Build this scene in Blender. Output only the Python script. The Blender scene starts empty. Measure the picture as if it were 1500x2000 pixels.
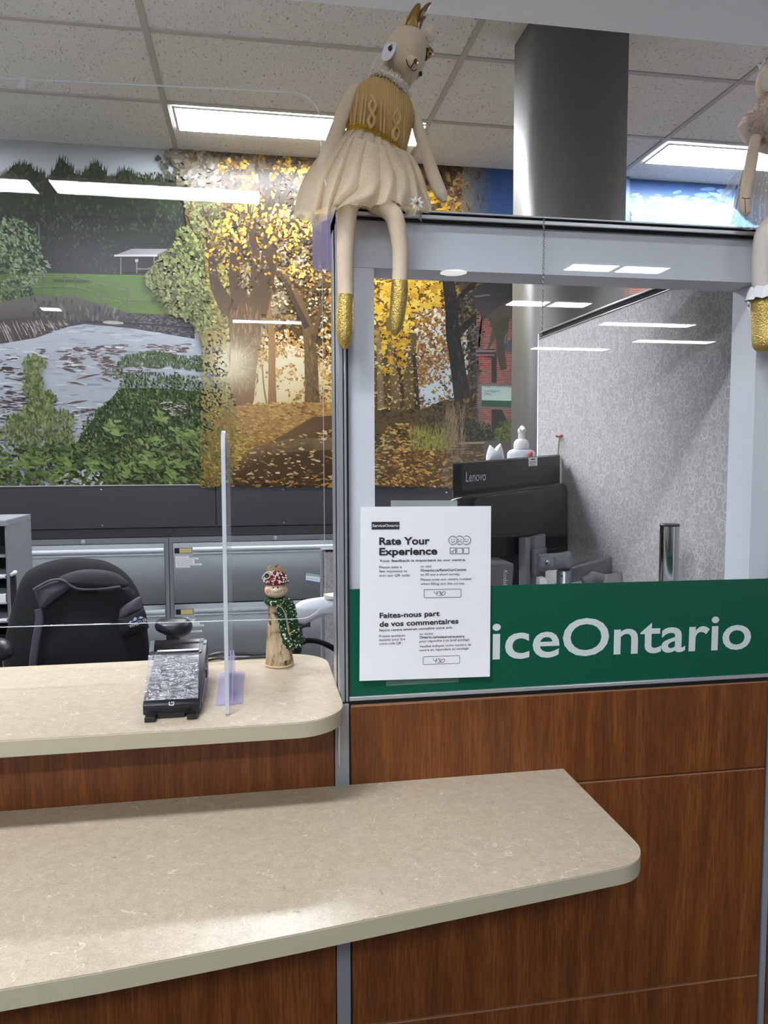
import bpy, bmesh, math, random
from mathutils import Vector, Matrix, noise as mnoise
C = bpy.context.scene.collection
SC = bpy.context.scene
PI = math.pi
random.seed(11)

# ------------------------------------------------------------------ camera
F_PX, PITCH, YAW, ROLL = 1480.0, math.radians(4.2), math.radians(9.68), math.radians(-.171)
CAM = Vector((0, -1.18, 1.42))
fw = Vector((math.sin(YAW)*math.cos(PITCH), math.cos(YAW)*math.cos(PITCH), -math.sin(PITCH)))
_rt = Vector((math.cos(YAW), -math.sin(YAW), 0)); _up = _rt.cross(fw)
rt = math.cos(ROLL)*_rt + math.sin(ROLL)*_up
up = -math.sin(ROLL)*_rt + math.cos(ROLL)*_up
cam = bpy.data.objects.new('camera', bpy.data.cameras.new('camera'))
C.objects.link(cam)
cam.matrix_world = Matrix(((rt.x, up.x, -fw.x, CAM.x), (rt.y, up.y, -fw.y, CAM.y), (rt.z, up.z, -fw.z, CAM.z), (0, 0, 0, 1)))
cam.data.sensor_fit = 'VERTICAL'; cam.data.sensor_height = 36; cam.data.sensor_width = 27
cam.data.lens = F_PX/2000*36; cam.data.clip_start = .02; cam.data.clip_end = 60
SC.camera = cam

def ray(x, y): return fw + rt*((x-750)/F_PX) - up*((y-1000)/F_PX)
def onY(x, y, Y):
    d = ray(x, y); return CAM + d*((Y-CAM.y)/d.y)
def onZ(x, y, Z):
    d = ray(x, y); return CAM + d*((Z-CAM.z)/d.z)
def onX(x, y, X):
    d = ray(x, y); return CAM + d*((X-CAM.x)/d.x)
def onP(x, y, p, n):
    d = ray(x, y); return CAM + d*((Vector(p)-CAM).dot(n)/d.dot(n))

# ------------------------------------------------------------------ mesh builder
class MB:
    def __init__(s): s.bm = bmesh.new()
    def _faces(s, fs, mi, smooth):
        for f in fs: f.material_index = mi; f.smooth = smooth
    def box(s, lo, hi, mi=0, bev=0, mat=None, seg=2):
        lo = Vector(lo); hi = Vector(hi)
        c = (lo+hi)/2; d = hi-lo
        b2 = bmesh.new()
        bmesh.ops.create_cube(b2, size=1)
        for v in b2.verts: v.co = Vector((v.co.x*d.x, v.co.y*d.y, v.co.z*d.z))
        if bev: bmesh.ops.bevel(b2, geom=b2.edges[:], offset=min(bev, min(abs(d.x), abs(d.y), abs(d.z))*.49), segments=seg, affect='EDGES', profile=.5)
        for v in b2.verts:
            v.co = v.co + c
            if mat is not None: v.co = mat @ v.co
        s.merge(b2, mi, bev > 0, True)
    def merge(s, b2, mi=0, smooth=False, flat_axes=False):
        m = {}
        b2.normal_update()
        for v in b2.verts: m[v] = s.bm.verts.new(v.co)
        flat = set(f for f in b2.faces if max(abs(f.normal.x), abs(f.normal.y), abs(f.normal.z)) > .999) if flat_axes else ()
        for f in b2.faces:
            try:
                nf = s.bm.faces.new([m[v] for v in f.verts]); nf.material_index = mi; nf.smooth = smooth and not (flat_axes and len(b2.faces) > 6 and f.calc_area() > 0 and f in flat)
            except ValueError: pass
        b2.free()
    def face(s, pts, mi=0, smooth=False):
        f = s.bm.faces.new([s.bm.verts.new(Vector(p)) for p in pts]); f.material_index = mi; f.smooth = smooth
        return f
    def prism(s, pts, n, mi=0, mi_side=None, bev=0):
        """pts: planar loop of 3-D points, extruded by vector n"""
        b2 = bmesh.new()
        f = b2.faces.new([b2.verts.new(Vector(p)) for p in pts])
        r = bmesh.ops.extrude_face_region(b2, geom=[f])
        vs = [e for e in r['geom'] if isinstance(e, bmesh.types.BMVert)]
        for v in vs: v.co += Vector(n)
        bmesh.ops.recalc_face_normals(b2, faces=b2.faces[:])
        if bev:
            nn = Vector(n).normalized()
            es = [e for e in b2.edges if abs((e.verts[0].co-e.verts[1].co).normalized().dot(nn)) < .5]
            bmesh.ops.bevel(b2, geom=es, offset=bev, segments=2, affect='EDGES', profile=.5)
        nn = Vector(n).normalized(); b2.normal_update()
        m = {v: s.bm.verts.new(v.co) for v in b2.verts}
        for g in b2.faces:
            nf = s.bm.faces.new([m[v] for v in g.verts])
            nf.material_index = mi if (mi_side is None or abs(g.normal.dot(nn)) > .8) else mi_side
            nf.smooth = abs(g.normal.dot(nn)) < .95
        b2.free()
    def tube(s, pts, rad, seg=12, mi=0, flat=None, cap=True, ry=None, upv=None):
        """sweep: pts list of Vector, rad list/number; ry: second radius"""
        pts = [Vector(p) for p in pts]; n = len(pts)
        if not isinstance(rad, (list, tuple)): rad = [rad]*n
        if ry is None: ry = rad
        elif not isinstance(ry, (list, tuple)): ry = [ry]*n
        rings = []; prev = None
        for i, p in enumerate(pts):
            t = (pts[min(i+1, n-1)]-pts[max(i-1, 0)]).normalized()
            if prev is None:
                a = Vector(upv) if upv else (Vector((0, 0, 1)) if abs(t.z) < .9 else Vector((0, 1, 0)))
            else: a = prev
            b = (a - t*a.dot(t)).normalized(); prev = b
            c = t.cross(b)
            rings.append([s.bm.verts.new(p + b*(ry[i]*math.sin(2*PI*k/seg)) + c*(rad[i]*math.cos(2*PI*k/seg))) for k in range(seg)])
        for i in range(n-1):
            for k in range(seg):
                f = s.bm.faces.new((rings[i][k], rings[i][(k+1) % seg], rings[i+1][(k+1) % seg], rings[i+1][k])); f.material_index = mi; f.smooth = True
        if cap:
            for rr, rev in ((rings[0], True), (rings[-1], False)):
                f = s.bm.faces.new(rr[::-1] if rev else rr); f.material_index = mi; f.smooth = True
    def lathe(s, c, prof, seg=32, mi=0, ax=(0, 0, 1), sx=1, sy=1):
        c = Vector(c); ax = Vector(ax).normalized()
        a = Vector((1, 0, 0)) if abs(ax.x) < .9 else Vector((0, 1, 0))
        e1 = (a-ax*a.dot(ax)).normalized(); e2 = ax.cross(e1)
        rings = []
        for r, h in prof:
            rings.append([s.bm.verts.new(c + ax*h + e1*(r*sx*math.cos(2*PI*k/seg)) + e2*(r*sy*math.sin(2*PI*k/seg))) for k in range(seg)])
        for i in range(len(rings)-1):
            for k in range(seg):
                f = s.bm.faces.new((rings[i][k], rings[i][(k+1) % seg], rings[i+1][(k+1) % seg], rings[i+1][k])); f.material_index = mi; f.smooth = True
        for rr in (rings[0], rings[-1]):
            f = s.bm.faces.new(rr); f.material_index = mi; f.smooth = True
    def ball(s, c, r, mi=0, seg=16, rings=10, M=None):
        b2 = bmesh.new(); bmesh.ops.create_uvsphere(b2, u_segments=seg, v_segments=rings, radius=1)
        r = Vector((r, r, r)) if not isinstance(r, (tuple, list, Vector)) else Vector(r)
        for v in b2.verts:
            v.co = Vector((v.co.x*r.x, v.co.y*r.y, v.co.z*r.z))
            if M is not None: v.co = M @ v.co
            v.co += Vector(c)
        s.merge(b2, mi, True)
    def grid(s, rows, mi=0, smooth=True, closed=False):
        vs = [[s.bm.verts.new(Vector(p)) for p in r] for r in rows]
        for i in range(len(vs)-1):
            m = len(vs[i])
            for k in range(m if closed else m-1):
                f = s.bm.faces.new((vs[i][k], vs[i][(k+1) % m], vs[i+1][(k+1) % m], vs[i+1][k])); f.material_index = mi; f.smooth = smooth

origin = {}
def link_mesh(name, me, mats, parent=None, base=None):
    o = bpy.data.objects.new(name, me); C.objects.link(o)
    for m in (mats if isinstance(mats, (list, tuple)) else [mats]): me.materials.append(m)
    if parent is not None: o.parent = parent; origin[o] = origin[parent]
    else:
        o.location = base or (0, 0, 0); origin[o] = Vector(base or (0, 0, 0))
    return o
def build(name, mb, mats, parent=None, base=None, label=None, sharp=34, recalc=True):
    L = origin[parent] if parent is not None else Vector(base or (0, 0, 0))
    bm = mb.bm
    if recalc: bmesh.ops.recalc_face_normals(bm, faces=bm.faces[:])
    for v in bm.verts: v.co -= L
    bm.normal_update(); th = math.radians(sharp)
    for e in bm.edges:
        if len(e.link_faces) == 2 and e.calc_face_angle(0) > th: e.smooth = False
    me = bpy.data.meshes.new(name); bm.to_mesh(me); bm.free()
    o = link_mesh(name, me, mats, parent, base)
    if label: o['label'] = label
    return o
def tag(o, label, cat, group=None, kind=None):
    if label: o['label'] = label
    if cat: o['category'] = cat
    if group: o['group'] = group
    if kind: o['kind'] = kind
    return o
def thing(name, label, cat, loc=(0, 0, 0), group=None):
    o = bpy.data.objects.new(name, None); C.objects.link(o); o.empty_display_size = .05
    o.location = loc; origin[o] = Vector(loc)
    return tag(o, label, cat, group)
def struct(name, mb, mats, **k):
    o = build(name, mb, mats, **k); o['kind'] = 'structure'; return o

# ------------------------------------------------------------------ text
def text_verts(body, bold=0.0, res=4, align='LEFT', spacing=1.0):
    cu = bpy.data.curves.new('t', 'FONT'); cu.body = body; cu.size = 1; cu.align_x = align
    cu.offset = bold; cu.resolution_u = res; cu.space_character = spacing
    o = bpy.data.objects.new('t', cu); C.objects.link(o)
    dg = bpy.context.evaluated_depsgraph_get()
    me = bpy.data.meshes.new_from_object(o.evaluated_get(dg))
    vs = [v.co.xy.copy() for v in me.vertices]; fs = [list(p.vertices) for p in me.polygons]
    bpy.data.objects.remove(o); bpy.data.curves.remove(cu); bpy.data.meshes.remove(me)
    return vs, fs
def text_to(mb, body, p0, ex, ey, width=None, height=None, bold=0.0, mi=0, res=4, cap=False, fit=None):
    """put text with baseline start p0, along ex (unit), up ey (unit); width: metres of the whole string; height: cap height (approx .7 em)"""
    vs, fs = text_verts(body, bold, res)
    if not vs: return 0
    x0 = min(v.x for v in vs); x1 = max(v.x for v in vs)
    sy = height/.7 if height else None
    sx = width/(x1-x0) if width else sy
    if sy is None: sy = sx
    p0 = Vector(p0)
    bv = [mb.bm.verts.new(p0 + ex*((v.x-x0)*sx) + ey*(v.y*sy)) for v in vs]
    for f in fs:
        try:
            nf = mb.bm.faces.new([bv[i] for i in f]); nf.material_index = mi
        except ValueError: pass
    return (x1-x0)*sx

# ------------------------------------------------------------------ materials
def lin(c): return c/12.92 if c <= .04045 else ((c+.055)/1.055)**2.4
def rgb(r, g, b, a=1): return (lin(r/255), lin(g/255), lin(b/255), a)
class NT:
    def __init__(s, name):
        s.m = bpy.data.materials.new(name); s.m.use_nodes = True
        s.t = s.m.node_tree; s.t.nodes.clear()
        s.out = s.t.nodes.new('ShaderNodeOutputMaterial')
    def n(s, typ, **k):
        x = s.t.nodes.new(typ)
        for a, v in k.items():
            if a.startswith('i_'):
                key = a[2:]; key = int(key) if key.isdigit() else key.replace('_', ' ')
                if hasattr(v, 'is_output') or isinstance(v, bpy.types.NodeSocket): s.t.links.new(v, x.inputs[key])
                else: x.inputs[key].default_value = v
            else: setattr(x, a, v)
        return x
    def math(s, op, a, b=None, c=None):
        x = s.t.nodes.new('ShaderNodeMath'); x.operation = op
        for i, v in enumerate((a, b, c)):
            if v is None: continue
            if isinstance(v, bpy.types.NodeSocket): s.t.links.new(v, x.inputs[i])
            else: x.inputs[i].default_value = v
        return x.outputs[0]
    def mix(s, fac, a, b, blend='MIX'):
        x = s.t.nodes.new('ShaderNodeMix'); x.data_type = 'RGBA'; x.blend_type = blend
        for i, v in ((0, fac), (6, a), (7, b)):
            if isinstance(v, bpy.types.NodeSocket): s.t.links.new(v, x.inputs[i])
            else: x.inputs[i].default_value = v
        return x.outputs[2]
    def ramp(s, fac, stops, interp='LINEAR'):
        x = s.t.nodes.new('ShaderNodeValToRGB'); x.color_ramp.interpolation = interp
        e = x.color_ramp.elements
        while len(e) < len(stops): e.new(.5)
        for q, (p, c) in zip(e, stops):
            q.position = p; q.color = c if isinstance(c, tuple) else (c, c, c, 1)
        s.t.links.new(fac, x.inputs[0]); return x.outputs[0]
    def coord(s, scale=(1, 1, 1), kind='Object'):
        tc = s.t.nodes.new('ShaderNodeTexCoord'); mp = s.t.nodes.new('ShaderNodeMapping')
        mp.inputs['Scale'].default_value = scale
        s.t.links.new(tc.outputs[kind], mp.inputs[0]); return mp.outputs[0]
    def noise(s, co, scale=5, detail=2, rough=.5, dist=0):
        return s.n('ShaderNodeTexNoise', i_Vector=co, i_Scale=scale, i_Detail=detail, i_Roughness=rough, i_Distortion=dist).outputs[0]
    def bump(s, h, strength=.3, dist=.01):
        return s.n('ShaderNodeBump', i_Height=h, i_Strength=strength, i_Distance=dist).outputs[0]
    def bsdf(s, col, rough=.5, metal=0, normal=None, spec=.5, **k):
        b = s.n('ShaderNodeBsdfPrincipled', i_Base_Color=col, i_Roughness=rough, i_Metallic=metal)
        b.inputs['Specular IOR Level'].default_value = spec
        if normal is not None: s.t.links.new(normal, b.inputs['Normal'])
        for a, v in k.items():
            key = a.replace('_', ' ')
            if isinstance(v, bpy.types.NodeSocket): s.t.links.new(v, b.inputs[key])
            else: b.inputs[key].default_value = v
        s.t.links.new(b.outputs[0], s.out.inputs[0]); return b
def plain(name, col, rough=.5, metal=0, spec=.5, var=.04, scale=30, bump=0, bscale=200, coat=0):
    """simple procedural: slight noise variation of colour, optional bump"""
    t = NT(name); co = t.coord()
    n = t.noise(co, scale, 3)
    hi = tuple(min(1, c*(1+var)) for c in col[:3])+(1,); lo = tuple(c*(1-var) for c in col[:3])+(1,)
    c = t.mix(n, lo, hi)
    nm = t.bump(t.noise(co, bscale, 2), bump, .002) if bump else None
    t.bsdf(c, rough, metal, nm, spec, **({'Coat_Weight': coat, 'Coat_Roughness': .08} if coat else {}))
    return t.m
def glassy(name, ior=1.49, tint=(1, 1, 1, 1), rough=0.0, boost=1.0):
    t = NT(name)
    bk = t.n('ShaderNodeNewGeometry').outputs['Backfacing']          # a thin sheet reflects alike from both sides
    fr = t.n('ShaderNodeFresnel', i_IOR=t.math('MULTIPLY_ADD', bk, 1/ior-ior, ior)).outputs[0]
    if boost != 1: fr = t.math('MULTIPLY', fr, boost)
    tr = t.n('ShaderNodeBsdfTransparent', i_Color=tint); gl = t.n('ShaderNodeBsdfGlossy', i_Roughness=rough)
    mx = t.n('ShaderNodeMixShader', i_0=fr, i_1=tr.outputs[0], i_2=gl.outputs[0])
    t.t.links.new(mx.outputs[0], t.out.inputs[0]); return t.m
def veil(name, col, opacity=.6, rough=.6, weave=0):
    """translucent cloth / plastic: part transparent, part diffuse"""
    t = NT(name)
    tr = t.n('ShaderNodeBsdfTransparent')
    b = t.bsdf(col, rough)
    fac = opacity
    if weave:
        co = t.coord(); w = t.noise(co, weave, 1)
        fac = t.math('MULTIPLY_ADD', w, .5, opacity-.25)
    tl = t.n('ShaderNodeBsdfTranslucent', i_Color=col)
    ad = t.n('ShaderNodeMixShader', i_0=.35, i_1=b.outputs[0], i_2=tl.outputs[0])
    mx = t.n('ShaderNodeMixShader', i_0=fac, i_1=tr.outputs[0], i_2=ad.outputs[0])
    t.t.links.new(mx.outputs[0], t.out.inputs[0]); return t.m
def emit(name, col, strength):
    t = NT(name); e = t.n('ShaderNodeEmission', i_Color=col, i_Strength=strength)
    t.t.links.new(e.outputs[0], t.out.inputs[0]); return t.m
# ------------------------------------------------------------------ the printed photo mural on the back wall
MUR_Y = 3.085
class Paint:
    def __init__(s): s.v = []; s.f = []; s.c = []; s.k = 0; s.flare = None; s.rnd = random.Random(5)
    def poly(s, pts, col):
        s.k += 1
        off = s.k*6e-7
        b = len(s.v)
        for i, (x, y) in enumerate(pts):
            p = onY(x, y, MUR_Y-off)
            s.v.append(p)
            c = col[i] if isinstance(col, list) else col
            if s.flare: c = s.flare(x, y, c)
            s.c.append((.54*lin(max(0, min(255, c[0]))/255), .54*lin(max(0, min(255, c[1]))/255), .54*lin(max(0, min(255, c[2]))/255), 1))
        s.f.append(tuple(range(b, b+len(pts))))
    def gradrect(s, x0, y0, x1, y1, fn, nx=12, ny=12):
        for i in range(nx):
            for j in range(ny):
                q = [(x0+(x1-x0)*a/nx, y0+(y1-y0)*b/ny) for a, b in ((i, j), (i+1, j), (i+1, j+1), (i, j+1))]
                s.poly(q, [fn(*p) for p in q]); s.k -= 1
        s.k += 1
    def blob(s, x, y, r, col, ang=None, asp=.55, n=6, jit=.35):
        R = s.rnd
        ang = R.uniform(0, PI) if ang is None else ang
        ca, sa = math.cos(ang), math.sin(ang); pts = []
        for k in range(n):
            t = 2*PI*k/n; rr = r*(1+R.uniform(-jit, jit))
            a, b = rr*math.cos(t), rr*asp*math.sin(t)
            pts.append((x+a*ca-b*sa, y+a*sa+b*ca))
        s.poly(pts, col)
    def maple(s, x, y, r, col):
        R = s.rnd; a0 = R.uniform(0, 2*PI); pts = []
        for k in range(10):
            rr = r*(1 if k % 2 == 0 else .45)*R.uniform(.8, 1.15); t = a0+PI*k/5
            pts.append((x+rr*math.cos(t), y+rr*math.sin(t)*.8))
        # star polygons are split into a fan of triangles
        b = s.k
        for k in range(10): s.poly([(x, y), pts[k], pts[(k+1) % 10]], col); s.k -= 1
        s.k = b+1
    def inside(s, poly, x, y):
        c = False; j = len(poly)-1
        for i in range(len(poly)):
            xi, yi = poly[i]; xj, yj = poly[j]
            if (yi > y) != (yj > y) and x < (xj-xi)*(y-yi)/(yj-yi)+xi: c = not c
            j = i
        return c
    def scatter(s, poly, n, r0, r1, pal, asp=.55, ang=None, angj=.4, nz=None, thr=.5, kind='blob', var=14, nsc=40):
        R = s.rnd
        xs = [p[0] for p in poly]; ys = [p[1] for p in poly]
        got = 0; tries = 0
        while got < n and tries < n*12:
            tries += 1
            x = R.uniform(min(xs), max(xs)); y = R.uniform(min(ys), max(ys))
            if not s.inside(poly, x, y): continue
            if nz is not None and mnoise.noise((x/nsc, y/nsc, nz)) < thr: continue
            c = R.choice(pal); d = R.uniform(-var, var); c = (c[0]+d, c[1]+d, c[2]+d*.7)
            a = None if ang is None else ang+R.uniform(-angj, angj)
            if kind == 'maple': s.maple(x, y, R.uniform(r0, r1), c)
            else: s.blob(x, y, R.uniform(r0, r1), c, a, asp)
            got += 1
    def edges(s, poly, n, r0, r1, pal, spread):
        for _ in range(n):
            i = s.rnd.randrange(len(poly)); a = poly[i]; b = poly[(i+1) % len(poly)]; t = s.rnd.random()
            s.blob(a[0]+(b[0]-a[0])*t+s.rnd.gauss(0, spread), a[1]+(b[1]-a[1])*t+s.rnd.gauss(0, spread), s.rnd.uniform(r0, r1), s.rnd.choice(pal), None, .6)
    def line(s, pts, w, col):
        """tapered stroke"""
        n = len(pts)
        ws = w if isinstance(w, (list, tuple)) else [w]*n
        L = []; Rr = []
        for i in range(n):
            a = pts[max(i-1, 0)]; b = pts[min(i+1, n-1)]
            dx, dy = b[0]-a[0], b[1]-a[1]; l = math.hypot(dx, dy) or 1
            nx, ny = -dy/l, dx/l; h = ws[i]/2
            L.append((pts[i][0]+nx*h, pts[i][1]+ny*h)); Rr.append((pts[i][0]-nx*h, pts[i][1]-ny*h))
        for i in range(n-1):
            cc = col if not isinstance(col, list) else [col[i], col[i], col[i+1], col[i+1]]
            s.poly([L[i], Rr[i], Rr[i+1], L[i+1]], cc); s.k -= 1
        s.k += 1
def curve(pts, n=10):
    """Catmull-Rom through 2-D points"""
    out = []
    P = [pts[0]]+list(pts)+[pts[-1]]
    for i in range(1, len(P)-2):
        for k in range(n):
            t = k/n; a, b, c, d = P[i-1], P[i], P[i+1], P[i+2]
            out.append(tuple(.5*(2*b[q]+(c[q]-a[q])*t+(2*a[q]-5*b[q]+4*c[q]-d[q])*t*t+(-a[q]+3*b[q]-3*c[q]+d[q])*t**3) for q in range(len(b))))
    out.append(tuple(pts[-1])); return out
def lerp(a, b, t):
    t = max(0, min(1, t)); return tuple(p+(q-p)*t for p, q in zip(a, b))

def make_mural():
    P = Paint()
    X0, X1, YT, YB = -140, 1640, 225, 951
    # ---- base of sky and far tone
    def sky(x, y):
        if x < 420: return lerp((196, 199, 200), (214, 220, 224), (y-265)/110)
        if x < 900: return (112, 84, 46)
        return lerp((52, 84, 146), (122, 170, 222), (y-345)/95)
    P.gradrect(X0, YT, X1, YB, sky, 60, 20)
    # ================= right end: blue sky with cloud, roof and chimney
    for i in range(150):
        x = P.rnd.uniform(1210, 1640); y = P.rnd.gauss(402 if x < 1400 else 392, 14)
        t = P.rnd.random()
        P.blob(x, y, P.rnd.uniform(6, 20), lerp((112, 154, 208), (168, 198, 226), t), P.rnd.uniform(-.25, .25), .28, 9, .2)
    P.poly([(1150, 445), (1640, 470), (1640, 951), (1150, 951)], (96, 74, 66))
    P.poly([(1222, 414), (1231, 412), (1236, 420), (1232, 424), (1236, 440), (1222, 438)], (72, 48, 48))
    for k in range(4): P.line([(1222, 417+k*5), (1236, 418+k*5)], 1, (120, 92, 88))
    # the brick gable above the fabric screen
    P.poly([(1210, 545), (1300, 545), (1300, 640), (1150, 700)], (60, 62, 60))
    P.poly([(1217, 556), (1290, 562), (1290, 600), (1217, 590)], (142, 84, 70))
    for k in range(9): P.line([(1217, 560+k*4), (1290, 564+k*4)], .8, (176, 150, 138))
    P.poly([(1223, 556), (1230, 556), (1230, 600), (1223, 600)], (52, 92, 66))
    # ================= left: river park
    tl = [(-140, 350), (0, 356)]
    R = P.rnd
    x = 0
    top = lambda x: 352 - 34*math.exp(-((x-42)/30)**2) - 36*math.exp(-((x-122)/22)**2) - 28*math.exp(-((x-185)/26)**2) - 16*math.exp(-((x-248)/22)**2) - 3*math.sin(x/9)
    pts = [(xx, top(xx)+R.uniform(-5, 3)) for xx in range(-140, 400, 4)]
    P.poly(pts[::-1]+[(-140, 450), (400, 450)][0:2], (52, 58, 44))
    P.poly([(-140, 420), (420, 420), (420, 545), (-140, 545)], (46, 48, 44))
    for xx, yy in pts:                                            # spiky tips
        for _ in range(3):
            x2 = xx+R.uniform(-4, 4); h = R.uniform(6, 20)
            P.line([(x2, yy+10), (x2+R.uniform(-1, 4), yy-h*.55)], [3.2, .5], lerp((50, 60, 42), (74, 82, 60), R.random()))
    tree = [(-140, 340), (400, 340), (400, 540), (-140, 540)]
    def below(n, pal, r0, r1, lo, hi, nz):
        got = 0
        while got < n:
            x = R.uniform(-140, 410); y = R.uniform(lo, hi)
            if y < top(x)+4: continue
            got += 1
            if mnoise.noise((x/28, y/34, nz)) < -.05: continue
            P.blob(x, y, R.uniform(r0, r1), R.choice(pal), R.uniform(.8, 2.2), .5)
    below(2400, [(58, 66, 48), (46, 52, 40), (76, 86, 62), (50, 56, 44), (66, 78, 54), (84, 94, 72)], 1.5, 4.2, 320, 450, 1)
    below(2600, [(54, 58, 51), (44, 46, 43), (66, 72, 60), (38, 39, 38), (60, 67, 54), (76, 82, 70)], 1.5, 4.0, 400, 540, 2)
    # lamp pole
    P.line([(76, 440), (77, 500)], 1.6, (120, 124, 118))
    # lawn
    P.poly([(-140, 540), (80, 533), (200, 536), (300, 538), (420, 540), (420, 640), (-140, 640)], [(84, 108, 58), (92, 120, 54), (96, 126, 52), (94, 124, 50), (100, 124, 54), (116, 138, 62), (90, 108, 62)])
    P.scatter([(60, 536), (420, 542), (420, 612), (60, 590)], 500, 2, 5, [(92, 122, 50), (104, 134, 56), (82, 108, 46)], .25, 0, .2)
    P.poly([(105, 545), (180, 548), (170, 553), (100, 551)], (62, 80, 40))
    # willow on the left
    P.scatter(curve([(-140, 440), (0, 425), (50, 432), (76, 462), (84, 500), (96, 520), (70, 556), (30, 585), (-140, 600), (-140, 440)], 5), 1900, 2.5, 6, [(104, 120, 88), (122, 138, 104), (84, 98, 72), (136, 150, 118), (70, 84, 58)], .45, .7, .8)
    P.scatter([(-140, 560), (60, 545), (66, 590), (-140, 620)], 300, 2, 5, [(74, 84, 62), (60, 68, 52)], .5)
    # pavilion
    P.poly([(228, 500), (340, 500), (340, 532), (228, 532)], (34, 34, 35))
    for xx, a, b in ((236, 503, 536), (267, 506, 534), (301, 500, 530)): P.line([(xx, a), (xx, b)], 2.4, (128, 120, 108))
    P.poly([(264, 506), (270, 506), (270, 512), (264, 512)], (180, 178, 170))
    P.poly([(268, 524), (304, 524), (304, 526.5), (268, 526.5)], (126, 118, 108))
    P.poly([(223, 499), (257, 486), (330, 486), (307, 499)], [(156, 154, 152), (146, 145, 146), (150, 148, 150), (172, 170, 168)])
    P.poly([(223, 497.5), (307, 497.5), (307, 501), (223, 501)], (208, 206, 204))
    P.poly([(307, 497), (330, 486), (352, 499), (340, 501), (326, 494), (307, 501)], (118, 112, 110))
    # concrete dam, walls
    P.poly([(-140, 606), (0, 590), (64, 578), (150, 580), (250, 611), (260, 632), (170, 634), (128, 642), (-140, 650)], [(104, 98, 92), (108, 103, 98), (104, 100, 96), (100, 96, 92), (92, 90, 88), (72, 70, 70), (70, 66, 66), (80, 74, 72), (92, 86, 82)])
    P.scatter([(60, 582), (150, 584), (250, 613), (250, 628), (60, 628)], 120, 2, 9, [(78, 74, 72), (116, 112, 106), (66, 62, 62)], .3, PI/2, .3)
    P.poly([(250, 611), (380, 617), (380, 664), (262, 642), (165, 634), (165, 627), (250, 630)], (78, 72, 72))
    P.scatter([(250, 613), (380, 619), (380, 660), (262, 640)], 420, 1.5, 4, [(98, 92, 92), (62, 58, 60), (114, 108, 106), (50, 47, 50)], .5, 0, .3)
    P.line([(165, 628), (262, 632), (380, 640)], 3, (54, 50, 54))
    # spillway
    P.poly([(-140, 640), (0, 624), (66, 618), (128, 622), (134, 640), (70, 662), (0, 674), (-140, 690)], (84, 76, 72))
    for k in range(150):
        x = R.uniform(-100, 132); y0 = 624+max(0, (60-x)/22); l = R.uniform(10, 44)*(1-max(0, (x-20))/160)
        P.line([(x, y0+R.uniform(0, 10)), (x+l*.42, y0+l)], [.5, R.uniform(.8, 2.0)], lerp((120, 112, 104), (214, 210, 200), R.random()))
    # rails
    for a, b in (((60, 540), (150, 540)), ((150, 541), (250, 568)), ((60, 560), (150, 560)), ((150, 561), (250, 588)), ((-20, 552), (60, 540)), ((-20, 572), (60, 558)), ((250, 586), (330, 588))): P.line([a, b], 1.3, (122, 130, 112))
    for xx, a, b in ((83, 532, 580), (104, 536, 580), (126, 536, 580), (147, 534, 584), (197, 552, 596), (248, 560, 612), (35, 560, 592)): P.line([(xx, a), (xx, b)], 2.2, (96, 104, 88))
    # ---- river
    wat = [(-140, 690), (0, 672), (70, 660), (134, 638), (165, 633), (262, 642), (380, 662), (470, 672), (500, 700), (480, 820), (420, 951), (-140, 951)]
    P.poly(wat, (188, 192, 200))
    P.scatter(wat, 900, 5, 22, [(196, 200, 208), (180, 184, 192), (202, 206, 214), (172, 175, 182)], .12, .02, .08)
    P.scatter([(70, 682), (260, 672), (420, 672), (470, 690), (300, 720), (230, 740), (60, 716)], 520, 2.5, 10, [(116, 98, 92), (132, 116, 110), (98, 84, 80), (222, 224, 228)], .16, .03, .12, 3, -.12)
    P.scatter([(-140, 700), (60, 690), (60, 790), (130, 800), (240, 790), (150, 870), (-140, 900)], 560, 3, 13, [(92, 80, 78), (78, 68, 68), (112, 100, 96), (214, 216, 222)], .16, .03, .1, 7, -.15)
    P.scatter([(-140, 760), (60, 770), (170, 790), (140, 860), (-140, 890)], 360, 3, 13, [(86, 74, 72), (70, 61, 62), (218, 220, 226)], .15, .03, .1)
    for a in ((148, 741, 196, 730), (195, 738, 218, 746), (125, 790, 172, 782), (130, 746, 165, 752)): P.line([(a[0], a[1]), ((a[0]+a[2])/2, (a[1]+a[3])/2-1), (a[2], a[3])], [.5, 4, .5], (112, 96, 90))
    # islands of grass
    G = [(86, 104, 70), (70, 88, 56), (104, 122, 86), (58, 74, 48), (114, 130, 94)]
    P.scatter(curve([(228, 716), (236, 698), (262, 690), (300, 686), (350, 694), (420, 696), (470, 700), (474, 722), (440, 730), (390, 724), (330, 716), (228, 716)], 4), 1300, 1.5, 4.5, G+[(120, 140, 110)], .4, PI/2, .5)
    P.scatter([(200, 724), (240, 720), (300, 728), (390, 736), (388, 752), (230, 744)], 260, 1.5, 4, G, .4, PI/2, .5)
    bush = curve([(158, 850), (168, 818), (200, 790), (226, 770), (236, 744), (262, 730), (300, 744), (345, 726), (368, 742), (420, 750), (440, 770), (440, 951), (120, 951), (150, 880), (158, 850)], 4)
    P.poly([(158, 850), (200, 795), (236, 758), (300, 758), (440, 768), (440, 951), (110, 951)], (66, 80, 50))
    P.scatter(bush, 5200, 1.6, 4.2, [(88, 104, 62), (64, 80, 44), (110, 124, 80), (42, 56, 30), (98, 112, 64), (136, 148, 102), (34, 44, 26)], .45, 1.2, .8)
    P.scatter([(318, 786), (360, 784), (372, 812), (322, 810)], 70, 2, 6, [(78, 66, 58), (204, 202, 196)], .25, 0, .2)
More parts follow.
